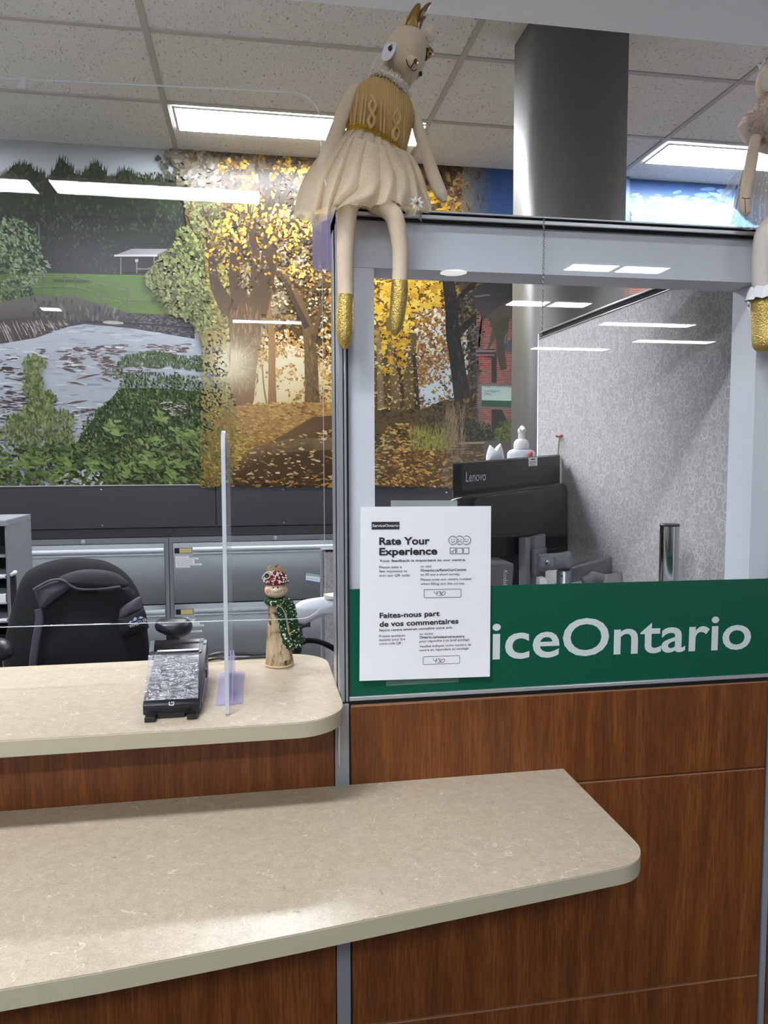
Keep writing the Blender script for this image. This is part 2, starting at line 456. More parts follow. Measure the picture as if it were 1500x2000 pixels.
    # sapling
    SG = [(116, 128, 82), (98, 112, 68), (134, 142, 94), (82, 96, 56), (150, 160, 108)]
    P.line(curve([(66, 690), (68, 760), (66, 840), (70, 951)], 4), 2, (82, 84, 62))
    for cx, cy, rx, ry, n in ((66, 712, 22, 20, 120), (64, 752, 22, 28, 170), (94, 778, 16, 14, 90), (70, 802, 30, 22, 170), (50, 822, 38, 18, 170), (112, 826, 34, 30, 230), (30, 846, 30, 22, 120), (92, 870, 60, 30, 320)):
        for _ in range(n):
            a = R.uniform(0, 2*PI); q = math.sqrt(R.random())
            P.blob(cx+rx*q*math.cos(a), cy+ry*q*math.sin(a), R.uniform(3, 6.5), R.choice(SG), R.uniform(.7, 2.2), .42, 5)
    # foreground leaves
    P.scatter([(-140, 880), (120, 866), (200, 862), (420, 850), (430, 951), (-140, 951)], 1900, 3, 8, [(92, 108, 62), (76, 92, 52), (110, 124, 74), (62, 74, 42), (124, 138, 82), (54, 62, 38)], .42, .4, .9)
    for cx, cy in ((228, 838), (318, 820), (352, 846), (300, 862), (378, 850), (345, 905), (285, 900), (250, 915), (70, 900), (30, 905), (400, 880), (340, 930), (190, 905), (130, 905), (110, 930)):
        for k in range(22):
            a = R.uniform(0, 2*PI); q = R.uniform(0, 22)
            P.blob(cx+q*math.cos(a)*1.2, cy+q*math.sin(a)*.8, R.uniform(4, 11), R.choice([(122, 144, 80), (136, 156, 92), (104, 126, 66), (150, 168, 104)]), R.uniform(-.5, 1.2), .3, 6)
    P.scatter([(110, 925), (190, 915), (200, 951), (105, 951)], 34, 2, 6, [(196, 200, 200), (176, 182, 180)], .5)
    # ================= centre: golden lane
    def fl(x, y, c):
        d = math.hypot(x-455, (y-712)*1.05)
        c = lerp(c, (255, 250, 222), .92*math.exp(-(d/34)**2)+.42*math.exp(-(d/95)**2))
        if 380 < x < 720: c = lerp(c, (204, 160, 96), .24*math.exp(-(((x-500)/110)**2+((y-720)/150)**2)))
        return c
    P.flare = fl
    lane = [(372, 225), (960, 225), (960, 951), (415, 951), (420, 800), (440, 640), (380, 500)]
    P.poly([(372, 225), (720, 225), (720, 951), (418, 951), (440, 700), (400, 560), (360, 420)], (98, 76, 44))
    GO = [(206, 166, 62), (180, 134, 52), (226, 190, 92), (150, 108, 50), (118, 84, 46), (236, 208, 130)]
    DK = [(74, 60, 44), (58, 48, 38), (96, 76, 50), (46, 40, 36)]
    P.scatter([(360, 225), (720, 225), (720, 330), (340, 300)], 700, 3, 8, DK+[(120, 88, 56), (150, 112, 66)], .5)
    P.scatter([(400, 290), (720, 290), (720, 500), (430, 500)], 1500, 3, 7, DK+[(104, 84, 56), (128, 104, 68), (112, 100, 92)], .6)
    P.scatter([(420, 300), (720, 290), (720, 480), (520, 470), (450, 440)], 620, 2.5, 6, GO, .6, None, .4, 9, .08, nsc=26)
    P.scatter([(430, 400), (720, 400), (720, 640), (430, 640)], 2600, 2, 5, [(132, 104, 62), (108, 86, 54), (92, 74, 50), (156, 122, 68), (72, 60, 46), (176, 142, 84), (124, 112, 98)], .6)
    P.scatter([(440, 410), (500, 390), (510, 470), (460, 480)], 260, 3, 7, [(216, 170, 70), (232, 192, 96), (190, 136, 56)], .6)
    P.scatter([(520, 330), (640, 330), (640, 450), (520, 450)], 260, 3, 7, [(222, 182, 70), (236, 202, 100), (200, 152, 58)], .6, None, .4, 4, .06, nsc=24)
    P.scatter([(500, 480), (660, 480), (660, 640), (520, 640)], 240, 1.2, 3, [(222, 202, 160), (236, 222, 190)], .8, None, .4, 6, .05, nsc=20)
    P.scatter([(640, 540), (720, 540), (720, 800), (650, 800)], 500, 2, 5, [(150, 100, 44), (196, 140, 58), (92, 62, 36), (226, 182, 96)], .6)
    # overhanging green branches
    OG = [(112, 122, 68), (92, 104, 54), (134, 140, 84), (78, 86, 48), (150, 150, 92), (66, 70, 44)]
    tr = curve([(280, 540), (300, 515), (345, 470), (340, 448), (372, 440), (400, 420), (430, 450), (440, 520), (450, 600), (440, 650), (400, 672), (380, 640), (330, 610), (305, 580), (290, 560), (280, 540)], 4)
    P.scatter(tr, 2300, 2, 5.5, OG, .55, .9, .9)
    P.scatter([(390, 420), (470, 440), (470, 660), (420, 670)], 700, 2, 5, [(136, 126, 66), (160, 142, 76), (110, 100, 56), (186, 168, 96)], .55)
    P.scatter([(296, 292), (370, 292), (372, 352), (332, 350)], 90, 3, 6.5, [(92, 96, 74), (72, 76, 58), (112, 112, 84)], .6, None, .4, 12, -.05, nsc=18)
    P.scatter([(200, 345), (400, 330), (400, 372), (200, 372)], 260, 2, 4.5, [(78, 84, 60), (64, 70, 50)], .5, 1.4, .5)
    # bright gap between the trunks
    P.poly([(500, 692), (560, 668), (610, 690), (660, 720), (660, 800), (470, 800)], [(238, 222, 176), (250, 240, 210), (250, 240, 214), (240, 220, 170), (222, 180, 110), (246, 234, 196)])
    P.scatter([(480, 650), (660, 640), (660, 740), (540, 745), (500, 720)], 520, 1.5, 5, [(196, 146, 74), (160, 112, 58), (224, 178, 100), (246, 234, 200)], .6, None, .4, 5, -.1, nsc=24)
    P.edges([(500, 700), (520, 690), (560, 668), (610, 690), (660, 720), (660, 790), (600, 796)], 460, 1.5, 4.5, [(196, 146, 74), (160, 112, 58), (224, 178, 100), (140, 100, 56), (246, 234, 200)], 9)
    P.scatter([(600, 740), (660, 720), (660, 800), (560, 800)], 220, 2, 5, [(200, 156, 80), (150, 110, 56), (240, 222, 170)], .6)
    P.scatter([(330, 284), (400, 288), (430, 330), (430, 450), (380, 450), (352, 380)], 420, 3, 8, [(136, 130, 118), (118, 106, 82), (90, 80, 58), (150, 146, 142), (104, 100, 66), (126, 102, 66)], .6)
    P.scatter([(355, 380), (430, 360), (440, 470), (385, 460)], 500, 2, 5.5, OG+[(126, 104, 62), (96, 80, 52)], .55)
    # trunks
    TB = (78, 62, 48); TM = (112, 84, 66); TH = (150, 112, 84)
    P.line(curve([(532, 800), (531, 720), (530, 650), (524, 600), (528, 540)], 5), [18, 17, 16, 15, 14, 14, 14, 13, 13, 13, 12, 12, 12, 12, 11, 11, 10, 10, 10, 9, 9], (136, 98, 60))
    P.line(curve([(610, 790), (608, 720), (604, 660), (590, 600), (568, 555), (548, 530)], 5), [30, 29, 28, 27, 27, 26, 26, 25, 24, 24, 23, 22, 20, 18, 16, 15, 14, 12, 11, 10, 9, 8, 7, 6, 5, 5], (104, 84, 56))
    P.line(curve([(606, 690), (622, 620), (634, 570)], 5), [16, 14, 12, 10, 9, 8, 7, 6, 5, 4, 4], (96, 76, 52))
    P.scatter([(597, 640), (620, 640), (624, 785), (596, 785)], 120, 2, 7, [(120, 98, 66), (88, 70, 48), (134, 110, 74)], .25, PI/2, .2)
    P.line(curve([(512, 712), (516, 760), (524, 800), (534, 826)], 4), 3, (136, 98, 60))
    main = [(462, 790), (452, 740), (455, 690), (450, 640), (442, 600), (424, 574), (414, 552), (412, 500), (420, 470), (430, 500), (436, 540), (448, 566), (452, 520), (452, 480), (462, 500), (468, 560), (480, 600), (492, 570), (498, 520), (492, 470), (490, 440), (500, 430), (506, 470), (510, 500), (512, 440), (516, 400), (530, 400), (536, 440), (540, 490), (532, 540), (520, 590), (510, 630), (504, 690), (498, 740), (490, 796), (474, 800)]
    # draw the bole as overlapping strokes so that every piece stays convex
    P.line(curve([(478, 800), (474, 740), (478, 680), (478, 620), (470, 585)], 6), [22, 30, 38, 42, 46, 48, 50, 51, 52, 52, 53, 53, 54, 56, 58, 60, 62, 64, 66, 66, 64, 60, 56, 50, 46], [lerp((104, 66, 56), lerp(TM, TB, k/14), k/10) for k in range(25)])
    for pts, w in (([(452, 610), (434, 580), (420, 550), (412, 500), (404, 470)], (34, 6)), ([(474, 610), (462, 560), (458, 510), (462, 460), (452, 420)], (34, 6)), ([(500, 610), (514, 560), (526, 500), (520, 440), (522, 390), (520, 330)], (44, 10)),
                   ([(496, 560), (500, 500), (494, 460), (502, 430)], (18, 8)), ([(520, 440), (546, 400), (566, 362), (580, 330)], (16, 3)), ([(530, 480), (548, 440), (550, 400), (542, 350)], (12, 3)), ([(520, 400), (512, 360), (500, 320)], (12, 3)), ([(540, 470), (570, 430), (590, 450), (610, 470)], (9, 3)), ([(560, 420), (590, 392), (620, 380)], (8, 2)), ([(524, 420), (540, 380), (548, 340)], (8, 2)), ([(484, 500), (488, 470), (486, 430), (484, 390)], (5, 3)), ([(416, 520), (436, 500), (446, 470)], (8, 3)), ([(468, 490), (480, 470), (486, 430)], (7, 2)), ([(540, 530), (560, 556), (580, 600), (600, 640)], (8, 12)), ([(412, 440), (400, 420), (395, 400)], (6, 2))):
        q = curve(pts, 6); n = len(q)
        P.line(q, [w[0]+(w[1]-w[0])*i/(n-1) for i in range(n)], [lerp(TB, (62, 52, 42), i/n) for i in range(n)])
    P.scatter([(448, 600), (512, 600), (502, 780), (464, 780)], 150, 2, 9, [(124, 92, 70), (98, 72, 58), (140, 106, 80)], .2, PI/2, .25)
    for k in range(70):                                           # fine twigs through the crown
        x, y = R.choice([(412, 490), (446, 470), (486, 430), (502, 430), (522, 400), (548, 400), (570, 380), (600, 440), (560, 440), (530, 450), (470, 440)]); a = -PI/2+R.uniform(-1.2, 1.2); l = R.uniform(24, 70)
        P.line(curve([(x+R.uniform(-6, 6), y+R.uniform(-10, 20)), (x+l*.5*math.cos(a), y+l*.5*math.sin(a)), (x+l*math.cos(a+R.uniform(-.5, .5)), y+l*math.sin(a))], 4), [2.6, 2.4, 2.2, 2, 1.8, 1.5, 1.2, .9, .6], lerp((58, 48, 40), (88, 70, 50), R.random()))
    P.scatter([(400, 425), (650, 425), (650, 575), (405, 560)], 620, 2, 4.6, DK+[(132, 104, 62), (108, 86, 54), (176, 140, 76), (206, 164, 78), (124, 112, 98)], .6, None, .4, 31, .04, nsc=20)
    P.scatter([(400, 400), (640, 320), (640, 520), (400, 500)], 420, 2.5, 6, DK+[(104, 84, 56), (128, 104, 68), (196, 152, 64), (214, 172, 80)], .6, None, .4, 15, .02, nsc=22)
    P.scatter([(420, 430), (640, 330), (640, 560), (520, 520)], 240, 2, 5, [(214, 172, 70), (196, 148, 60), (236, 208, 120), (120, 88, 48)], .6, None, .4, 8, .1)
    # sun rays
    for k in range(16):
        a = -PI*.62+k*PI*1.24/15+R.uniform(-.05, .05); l = R.uniform(34, 70)
        P.line([(457, 714), (457+l*math.cos(a), 714+l*math.sin(a))], [1.6, .3], (206, 176, 124))
    # ground with leaves and the lane
    P.poly([(430, 800), (500, 790), (660, 785), (740, 800), (740, 951), (396, 951), (410, 860)], [(150, 112, 66), (176, 132, 72), (196, 150, 80), (180, 136, 70), (84, 60, 34), (120, 104, 52), (140, 116, 62)])
    P.scatter([(400, 800), (500, 786), (660, 786), (740, 796), (740, 870), (560, 870), (420, 900)], 1700, 2, 5.5, [(192, 146, 82), (164, 116, 66), (214, 174, 104), (140, 96, 56), (176, 122, 74), (200, 166, 86)], .45, .1, .6)
    P.poly([(560, 845), (610, 815), (740, 805), (740, 951), (400, 951), (440, 910), (500, 880)], [(112, 84, 58), (94, 72, 46), (84, 64, 40), (66, 48, 30), (92, 68, 38), (104, 76, 46), (116, 88, 56)])
    P.poly([(500, 872), (560, 858), (740, 850), (740, 872), (560, 884), (470, 896)], [(128, 104, 76), (142, 120, 90), (132, 112, 84), (118, 96, 68), (124, 100, 72), (116, 90, 60)])
    P.scatter([(400, 850), (500, 850), (470, 900), (410, 951), (390, 951)], 500, 2, 5.5, [(188, 160, 74), (162, 130, 64), (206, 182, 96), (140, 122, 58)], .45, .1, .6)
    P.scatter([(440, 880), (740, 820), (740, 951), (400, 951)], 330, 2, 6, [(212, 182, 134), (190, 152, 98), (228, 206, 164), (156, 112, 62)], .35, .05, .4)
    P.scatter([(400, 930), (740, 925), (740, 951), (400, 951)], 160, 3, 7, [(60, 42, 26), (180, 136, 68), (92, 66, 36)], .4, 0, .4)
    P.scatter([(396, 650), (436, 640), (462, 800), (452, 951), (390, 951)], 1200, 2, 5, [(116, 118, 62), (140, 128, 66), (96, 100, 54), (164, 140, 72), (128, 108, 60), (150, 120, 70)], .5, .9, .8)
    P.flare = None
    # ================= right of the post: maple, dark trunk, brick house
    P.poly([(715, 225), (1010, 225), (1010, 951), (715, 951)], (104, 80, 48))
    P.scatter([(715, 225), (930, 225), (925, 345), (900, 420), (715, 420)], 620, 3, 9, DK+[(120, 84, 44), (62, 46, 40)], .55)
    P.scatter([(800, 375), (870, 372), (905, 400), (915, 440), (790, 440)], 190, 3, 8, [(206, 158, 48), (180, 132, 44), (224, 180, 80)], .45, -.4, .5)
    P.scatter([(870, 340), (915, 335), (930, 440), (880, 440)], 160, 3, 8, [(170, 136, 88), (142, 112, 80), (110, 82, 66), (190, 160, 110)], .5)
    for i in range(380):
        x = R.uniform(905, 1010); y = R.uniform(320, 450); t = (x-905)/70
        P.blob(x, y, R.uniform(4, 11), lerp((140, 130, 112), (62, 92, 144), t+R.uniform(-.15, .15)), PI/2, .5)
    P.poly([(960, 225), (1230, 225), (1230, 450), (960, 450)], [(58, 86, 142), (58, 86, 146), (92, 128, 184), (72, 100, 150)])
    # crown and leaves
    P.scatter([(715, 440), (900, 440), (895, 640), (860, 690), (715, 690)], 1700, 2.5, 7, [(206, 164, 54), (182, 138, 46), (226, 188, 80), (150, 108, 42), (96, 70, 40), (232, 202, 110)], .55)
    P.scatter([(715, 460), (885, 540), (880, 620), (840, 660), (715, 640)], 110, 7, 14, [(216, 174, 60), (228, 192, 84), (196, 150, 48)], kind='maple')
    P.scatter([(810, 610), (890, 600), (888, 720), (815, 740)], 700, 1.6, 5, [(150, 104, 66), (176, 130, 88), (214, 214, 200), (226, 228, 216), (124, 86, 56)], .6)
    P.scatter([(842, 690), (886, 690), (892, 770), (850, 790), (818, 802), (816, 740)], 1, 1, 2, [(206, 220, 222)])
    P.poly([(816, 745), (846, 712), (880, 690), (896, 770), (868, 782), (830, 800), (816, 803)], (208, 220, 222))
    P.edges([(816, 745), (846, 712), (880, 690), (896, 770), (868, 782), (830, 800), (816, 803)], 420, 1.5, 4.5, [(150, 112, 66), (120, 90, 60), (176, 140, 86), (210, 220, 222), (206, 216, 216), (96, 82, 56)], 7)
    P.scatter([(806, 690), (846, 690), (890, 670), (900, 770), (870, 800), (830, 812), (806, 812)], 200, 1.5, 4.5, [(150, 112, 66), (190, 150, 92), (120, 90, 60), (216, 224, 222), (92, 80, 54)], .6, None, .4, 21, .05, nsc=16)
    P.scatter([(816, 700), (886, 690), (860, 740), (816, 760)], 220, 1.5, 4, [(150, 112, 66), (190, 150, 92), (120, 90, 60)], .6)
    # trunks on the left of the house
    for pts, w, c in (([(744, 800), (742, 720), (738, 640)], (14, 8), (134, 116, 86)), ([(776, 805), (770, 740), (762, 680), (758, 620)], (20, 8), (116, 96, 66)), ([(800, 806), (798, 740), (802, 690), (806, 650)], (26, 16), (104, 88, 58)), ([(815, 800), (812, 740), (808, 690)], (10, 6), (66, 56, 46)), ([(786, 800), (784, 740), (770, 690)], (8, 5), (70, 58, 44))):
        q = curve(pts, 6); n = len(q); P.line(q, [w[0]+(w[1]-w[0])*i/(n-1) for i in range(n)], c)
    P.scatter([(728, 690), (815, 670), (815, 800), (728, 800)], 300, 1.5, 4, [(196, 162, 88), (150, 124, 76), (220, 196, 140), (112, 92, 62)], .5)
    P.scatter([(730, 640), (800, 640), (790, 740), (740, 730)], 40, 5, 10, [(210, 168, 56), (190, 146, 50)], kind='maple')
    # the big dark trunk with its fork
    P.scatter([(878, 545), (960, 545), (940, 700), (900, 760), (890, 640)], 700, 2, 5, [(78, 74, 66), (104, 98, 86), (60, 56, 52), (130, 124, 110), (50, 47, 45)], .5)
    P.scatter([(894, 640), (912, 640), (912, 770), (898, 770)], 90, 2, 6, [(150, 140, 84), (190, 186, 168), (206, 206, 196)], .5, PI/2, .5)
    for pts, w in (([(906, 810), (900, 760), (892, 700), (884, 650), (882, 600), (876, 550), (870, 490)], (32, 22)), ([(890, 660), (910, 636), (940, 612), (972, 600)], (16, 8)), ([(884, 620), (900, 580), (930, 550)], (14, 8)), ([(928, 820), (926, 740), (922, 660)], (16, 10))):
        q = curve(pts, 6); n = len(q); P.line(q, [w[0]+(w[1]-w[0])*i/(n-1) for i in range(n)], (52, 49, 46))
    P.scatter([(872, 545), (900, 545), (916, 800), (890, 800)], 120, 2, 7, [(66, 60, 54), (44, 42, 40), (78, 72, 64)], .25, PI/2, .3)
    P.scatter([(905, 770), (940, 770), (940, 830), (905, 830)], 140, 2, 6, [(60, 52, 42), (96, 76, 44), (44, 40, 38), (130, 100, 50)], .5)
    # brick house
    P.poly([(938, 640), (1010, 600), (1010, 880), (932, 880)], (148, 92, 80))
    for r in range(70):
        y = 600+r*4.0
        P.line([(930, y), (1010, y+.4)], .9, (178, 142, 130))
        for k in range(10):
            x = 932+k*9+(4.5 if r % 2 else 0)
            P.poly([(x, y+.6), (x+7.8, y+.6), (x+7.8, y+3.3), (x, y+3.3)], lerp((126, 72, 62), (164, 104, 90), R.random())); P.k -= 1
        P.k += 1
    P.poly([(918, 760), (944, 600), (936, 640), (930, 760)], (70, 66, 62))
    P.poly([(940, 600), (1010, 540), (1010, 612), (980, 640), (950, 690), (962, 640)], (92, 84, 74))
    P.poly([(956, 636), (994, 616), (994, 640), (986, 690), (990, 720), (978, 724), (970, 690), (968, 648)], (82, 76, 66))
    P.scatter([(920, 640), (945, 640), (935, 760), (918, 760)], 90, 2, 5, [(70, 66, 60), (96, 92, 84), (110, 104, 92)], .5)
    P.poly([(916, 574), (946, 552), (1010, 556), (1010, 580), (966, 604), (944, 626)], [(70, 66, 66), (58, 55, 56), (56, 53, 54), (60, 57, 56), (74, 70, 66), (84, 80, 74)])
    P.poly([(924, 578), (956, 574), (958, 577), (930, 581)], (122, 118, 118))
    P.line(curve([(986, 672), (988, 656), (996, 648)], 5), 3, (120, 112, 106))
    P.poly([(988, 672), (1000, 660), (1000, 688), (988, 688)], (84, 92, 100))
    P.poly([(931, 684), (966, 681), (970, 690), (970, 748), (960, 748), (960, 700), (933, 696)], (66, 60, 60))
    P.poly([(930, 684), (967, 684), (967, 687.5), (930, 687.5)], (142, 132, 126))
    P.poly([(930, 692), (966, 692), (966, 695), (930, 695)], (150, 120, 122))
    for k in range(15):                                          # string of red lights
        t = k/14
        for (a, b) in (((934, 694), (938, 718)), ((943, 694), (946, 718)), ((950, 694), (953, 712)), ((938, 718), (953, 714)), ((934, 694), (952, 694))):
            P.blob(a[0]+(b[0]-a[0])*t, a[1]+(b[1]-a[1])*t, .7, (226, 64, 70), 0, 1, 6, .1)
    # the sign in front of the house
    P.poly([(934, 752), (940, 750), (938, 860), (931, 860)], (122, 112, 114))
    P.poly([(936, 750), (1000, 751), (1000, 758), (936, 757)], (134, 124, 122))
    P.poly([(941, 754), (1000, 755), (1000, 784), (941, 782)], (198, 218, 206))
    P.poly([(941, 781.5), (1000, 783), (1000, 796), (941, 794)], (58, 98, 74))
    P.poly([(938, 794), (1000, 796), (1000, 799), (938, 797)], (128, 120, 118))
    P.poly([(960, 800), (980, 800), (994, 830), (960, 840)], (60, 54, 54))
    # shrubs, grass, stone step
    P.poly([(815, 803), (870, 780), (935, 800), (935, 860), (1010, 850), (1010, 951), (715, 951), (715, 803)], (104, 84, 54))
    P.scatter([(818, 806), (880, 776), (930, 800), (930, 850), (850, 850), (800, 840)], 620, 1.6, 4, [(74, 64, 46), (92, 80, 54), (60, 52, 40), (112, 96, 62), (50, 45, 38)], .5)
    P.scatter([(892, 830), (905, 818), (936, 822), (966, 834), (966, 862), (895, 862)], 420, 1.6, 4, [(62, 66, 50), (50, 54, 42), (78, 82, 60), (44, 46, 38)], .5)
    P.scatter([(966, 842), (976, 824), (1010, 818), (1010, 862), (968, 862)], 330, 1.6, 4, [(98, 116, 60), (80, 98, 50), (120, 138, 74), (66, 80, 42)], .5)
    P.scatter([(715, 800), (820, 800), (800, 840), (760, 880), (715, 900)], 240, 2, 5, [(70, 64, 42), (92, 82, 50), (56, 50, 36)], .4, 0, .3)
    P.scatter([(760, 830), (800, 826), (880, 870), (900, 951), (715, 951), (715, 900)], 1000, 2, 5.5, [(190, 146, 74), (160, 114, 58), (212, 176, 102), (130, 90, 48), (104, 76, 44)], .45, .2, .6)
    P.scatter([(715, 850), (770, 850), (740, 951), (715, 951)], 260, 2, 6, [(92, 80, 54), (110, 98, 66), (206, 180, 130), (80, 70, 50)], .35, 0, .3)
    P.scatter([(880, 868), (1010, 866), (1010, 951), (860, 951)], 240, 3, 9, [(142, 124, 100), (120, 104, 86), (158, 140, 112)], .3, 0, .2)
    for k in range(260):
        x = R.uniform(800, 890); y = 836+R.uniform(0, 40); l = R.uniform(8, 22)
        P.line([(x, y+6), (x+R.uniform(-6, 6), y-l*.6)], [1.4, .4], lerp((132, 136, 62), (182, 178, 100), R.random()))
    for k in range(120):
        x = R.uniform(870, 905); y = R.uniform(800, 880)
        P.line([(x, y+16), (x+R.uniform(-8, 8), y-16)], [1.2, .4], lerp((130, 108, 84), (176, 150, 120), R.random()))
    P.poly([(895, 864), (950, 862), (950, 867), (895, 868)], (156, 146, 124))
    P.line([(880, 874), (946, 874)], 1.2, (78, 66, 56)); P.line([(885, 879), (946, 880)], 1, (92, 80, 66))
    P.poly([(946, 864), (958, 860), (1010, 862), (1010, 900), (950, 900), (945, 890)], (108, 98, 98))
    P.poly([(1010, 225), (1230, 225), (1230, 451), (1010, 451)], [(58, 86, 146), (60, 92, 156), (110, 150, 206), (90, 124, 178)])
    P.poly([(1000, 445), (1230, 445), (1230, 951), (1000, 951)], (108, 92, 80))
    me = bpy.data.meshes.new('wall_mural')
    L = Vector((0, MUR_Y, 1.2))
    me.from_pydata([v-L for v in P.v], [], P.f)
    ca = me.color_attributes.new('print', 'FLOAT_COLOR', 'POINT')
    flat = []
    for c in P.c: flat.extend(c)
    ca.data.foreach_set('color', flat)
    me.update()
    t = NT('mural_print')
    at = t.n('ShaderNodeVertexColor', layer_name='print')
    co = t.coord()
    g = t.noise(co, 240, 2)
    col = t.mix(.14, at.outputs[0], t.mix(g, (.02, .02, .02, 1), (1, 1, 1, 1)), 'OVERLAY')
    t.bsdf(col, .30, 0, t.bump(t.noise(co, 120, 2), .12, .002), .22)
    o = link_mesh('wall_mural', me, [t.m], None, L)
    tag(o, 'printed photo mural of river park, golden autumn lane and brick house on back wall', 'mural')
    # lettering on the sign in the print
    tb = MB(); Y = MUR_Y-P.k*6e-7-.0005
    ex = Vector((1, 0, 0)); ez = Vector((0, 0, 1))
    text_to(tb, 'Land Registry', onY(945, 765, Y), ex, ez, (onY(977, 765, Y)-onY(945, 765, Y)).length)
    text_to(tb, 'Office', onY(945, 771.5, Y), ex, ez, (onY(959, 771, Y)-onY(945, 771, Y)).length)
    build('sign_lettering', tb, [plain('mural_ink', rgb(70, 84, 76), .3)], o)
    return o
mural = make_mural()
# ------------------------------------------------------------------ room shell
ZC = 3.04
def m_ceiling():
    t = NT('ceiling_tile'); co = t.coord()
    co2 = t.coord((1, .42, 1))
    w = t.noise(co, 8, 2)
    n1 = t.noise(co2, 120, 2, .55, .8); n2 = t.noise(co, 260, 2)
    f1 = t.ramp(n1, [(.31, 0.0), (.39, 1.0)])
    f2 = t.ramp(n2, [(.30, 0.0), (.40, 1.0)])
    c = t.mix(f1, rgb(160, 156, 150), rgb(216, 212, 206))
    c = t.mix(f2, rgb(188, 184, 178), c)
    c = t.mix(t.math('MULTIPLY', w, .12), c, rgb(150, 147, 142))
    h = t.math('ADD', f1, t.math('MULTIPLY', n2, .6))
    t.bsdf(c, .9, 0, t.bump(h, .5, .003), .2); return t.m
M_CEIL = m_ceiling()
M_TBAR = plain('ceiling_grid_paint', rgb(168, 163, 156), .6)
M_WALLP = plain('wall_paint', rgb(196, 194, 190), .8, bump=.1)
M_BULK = plain('bulkhead_paint', rgb(234, 234, 236), .75, var=.015, bump=.08)
M_FLOOR = plain('vinyl_floor', rgb(178, 176, 172), .45, var=.12, scale=60)
EXPOSURE = 0.25
M_LAMP = emit('lamp_diffuser', (.95, 1.0, 1.09, 1), 58.0)
M_LFRAME = plain('lamp_frame', rgb(205, 205, 203), .4)

b = MB(); b.box((-6, .02, -.1), (7, 3.2, 0)); struct('floor', b, M_FLOOR)
b = MB(); b.box((-6, -11.6, -.1), (7, .02, 0)); struct('floor_public', b, plain('low_bounce_carpet', rgb(74, 72, 72), .95, var=.2, scale=200, bump=.3))  # unseen floor, kept dark to cut bounce light on the lower wood
b = MB(); b.box((-6, -11.6, ZC), (7, 3.2, ZC+.1)); ceil = struct('ceiling', b, M_CEIL)
b = MB(); k = -5
while -.382+k*1.2425 < 7: 
    x = -.382+k*1.2425
    if x > -6: b.box((x-.0125, -11.5, ZC-.006), (x+.0125, 3.1, ZC))
    k += 1
k = -23
while 1.93+k*.597 < 3.1:
    y = 1.93+k*.597
    if y > -11.5: b.box((-6, y-.0125, ZC-.0055), (7, y+.0125, ZC))
    k += 1
build('ceiling_grid', b, M_TBAR, ceil)
b = MB(); b.box((-6, 3.10, 0), (7, 3.2, ZC)); struct('wall_back', b, M_WALLP)
b = MB(); b.box((-6.1, -11.6, 0), (-6, 3.2, ZC)); struct('wall_left', b, M_WALLP)
b = MB(); b.box((7, -11.6, 0), (7.1, 3.2, ZC)); struct('wall_right', b, M_WALLP)
b = MB(); b.box((-6, -11.6, 0), (7, -11.5, ZC)); struct('wall_front', b, M_WALLP)
b = MB(); b.box((-6, -.55, 2.42), (7, .572, ZC-.0065)); struct('wall_bulkhead', b, M_BULK)

# ------------------------------------------------------------------ ceiling lamps
def lamp(x0, x1, y0, y1, label, group=None):
    L = ((x0+x1)/2, (y0+y1)/2, ZC-.012)
    t = thing('ceiling_light', label, 'ceiling light', L, group)
    b = MB(); w = .012
    for lo, hi in (((x0, y0), (x1, y0+w)), ((x0, y1-w), (x1, y1)), ((x0, y0+w), (x0+w, y1-w)), ((x1-w, y0+w), (x1, y1-w))):
        b.box((lo[0], lo[1], ZC-.012), (hi[0], hi[1], ZC-.006))
    build('frame', b, M_LFRAME, t)
    b = MB(); b.box((x0+w, y0+w, ZC-.0105), (x1-w, y1-w, ZC-.0065))
    build('diffuser', b, M_LAMP, t, label='glowing white diffuser')
    return t
lamp(-.350, .862, 2.55, 2.815, 'long glowing ceiling light behind the seated fawn doll')
lamp(2.14, 3.35, 2.565, 2.835, 'glowing ceiling light right of the steel column')
GB = 'ceiling lights added over the staff side, outside the picture'
for (x0, x1, y0, y1) in ((-1.62, -.40, .67, .90), (-2.83, -1.63, 2.55, 2.815), (3.4, 4.6, .67, .90)):  # unseen lamps added for more light; first aligned with the counter's bright band
    lamp(x0, x1, y0, y1, 'one of the unseen ceiling lights added to brighten the staff side', GB)
GP = 'ceiling lights over the public side'
for (x0, x1, y0, y1) in ((-1.17, .07, -3.56, -3.30), (-2.5, -1.26, -3.58, -3.32), (2.66, 3.10, -5.18, -4.94), (3.13, 3.57, -5.18, -4.94), (2.66, 3.10, -6.74, -6.46),
                         (3.13, 3.57, -6.74, -6.46), (-.24, .60, -7.95, -7.73), (-2.27, -2.05, -7.52, -7.3), (4.2, 5.42, -7.75, -7.5), (5.3, 6.5, -9.0, -8.74), (4.12, 5.34, -9.9, -9.64), (-1.5, -.3, -1.20, -.95)):  # last lamp is never mirrored; added to light shelf and wood from the left
    lamp(x0, x1, y0, y1, 'one of the public side ceiling lights, mostly mirrored in the glass and clear screens', GP)
def downlight(x, y, label):
    t = thing('downlight', label, 'downlight', (x, y, ZC-.01), 'round downlights over the public side')
    b = MB(); b.lathe((x, y, ZC-.012), [(.125, 0), (.14, .002), (.14, .006), (.001, .006)], 36)
    build('trim_ring', b, M_LFRAME, t)
    b = MB(); b.lathe((x, y, ZC-.0135), [(.118, 0), (.118, .0012)], 36)
    build('lens', b, emit('downlight_lens', (1, .98, .94, 1), 16), t)
downlight(1.75, -5.4, 'one of the round downlights mirrored in the panels')
downlight(-1.64, -8.15, 'one of the round downlights mirrored in the panels')

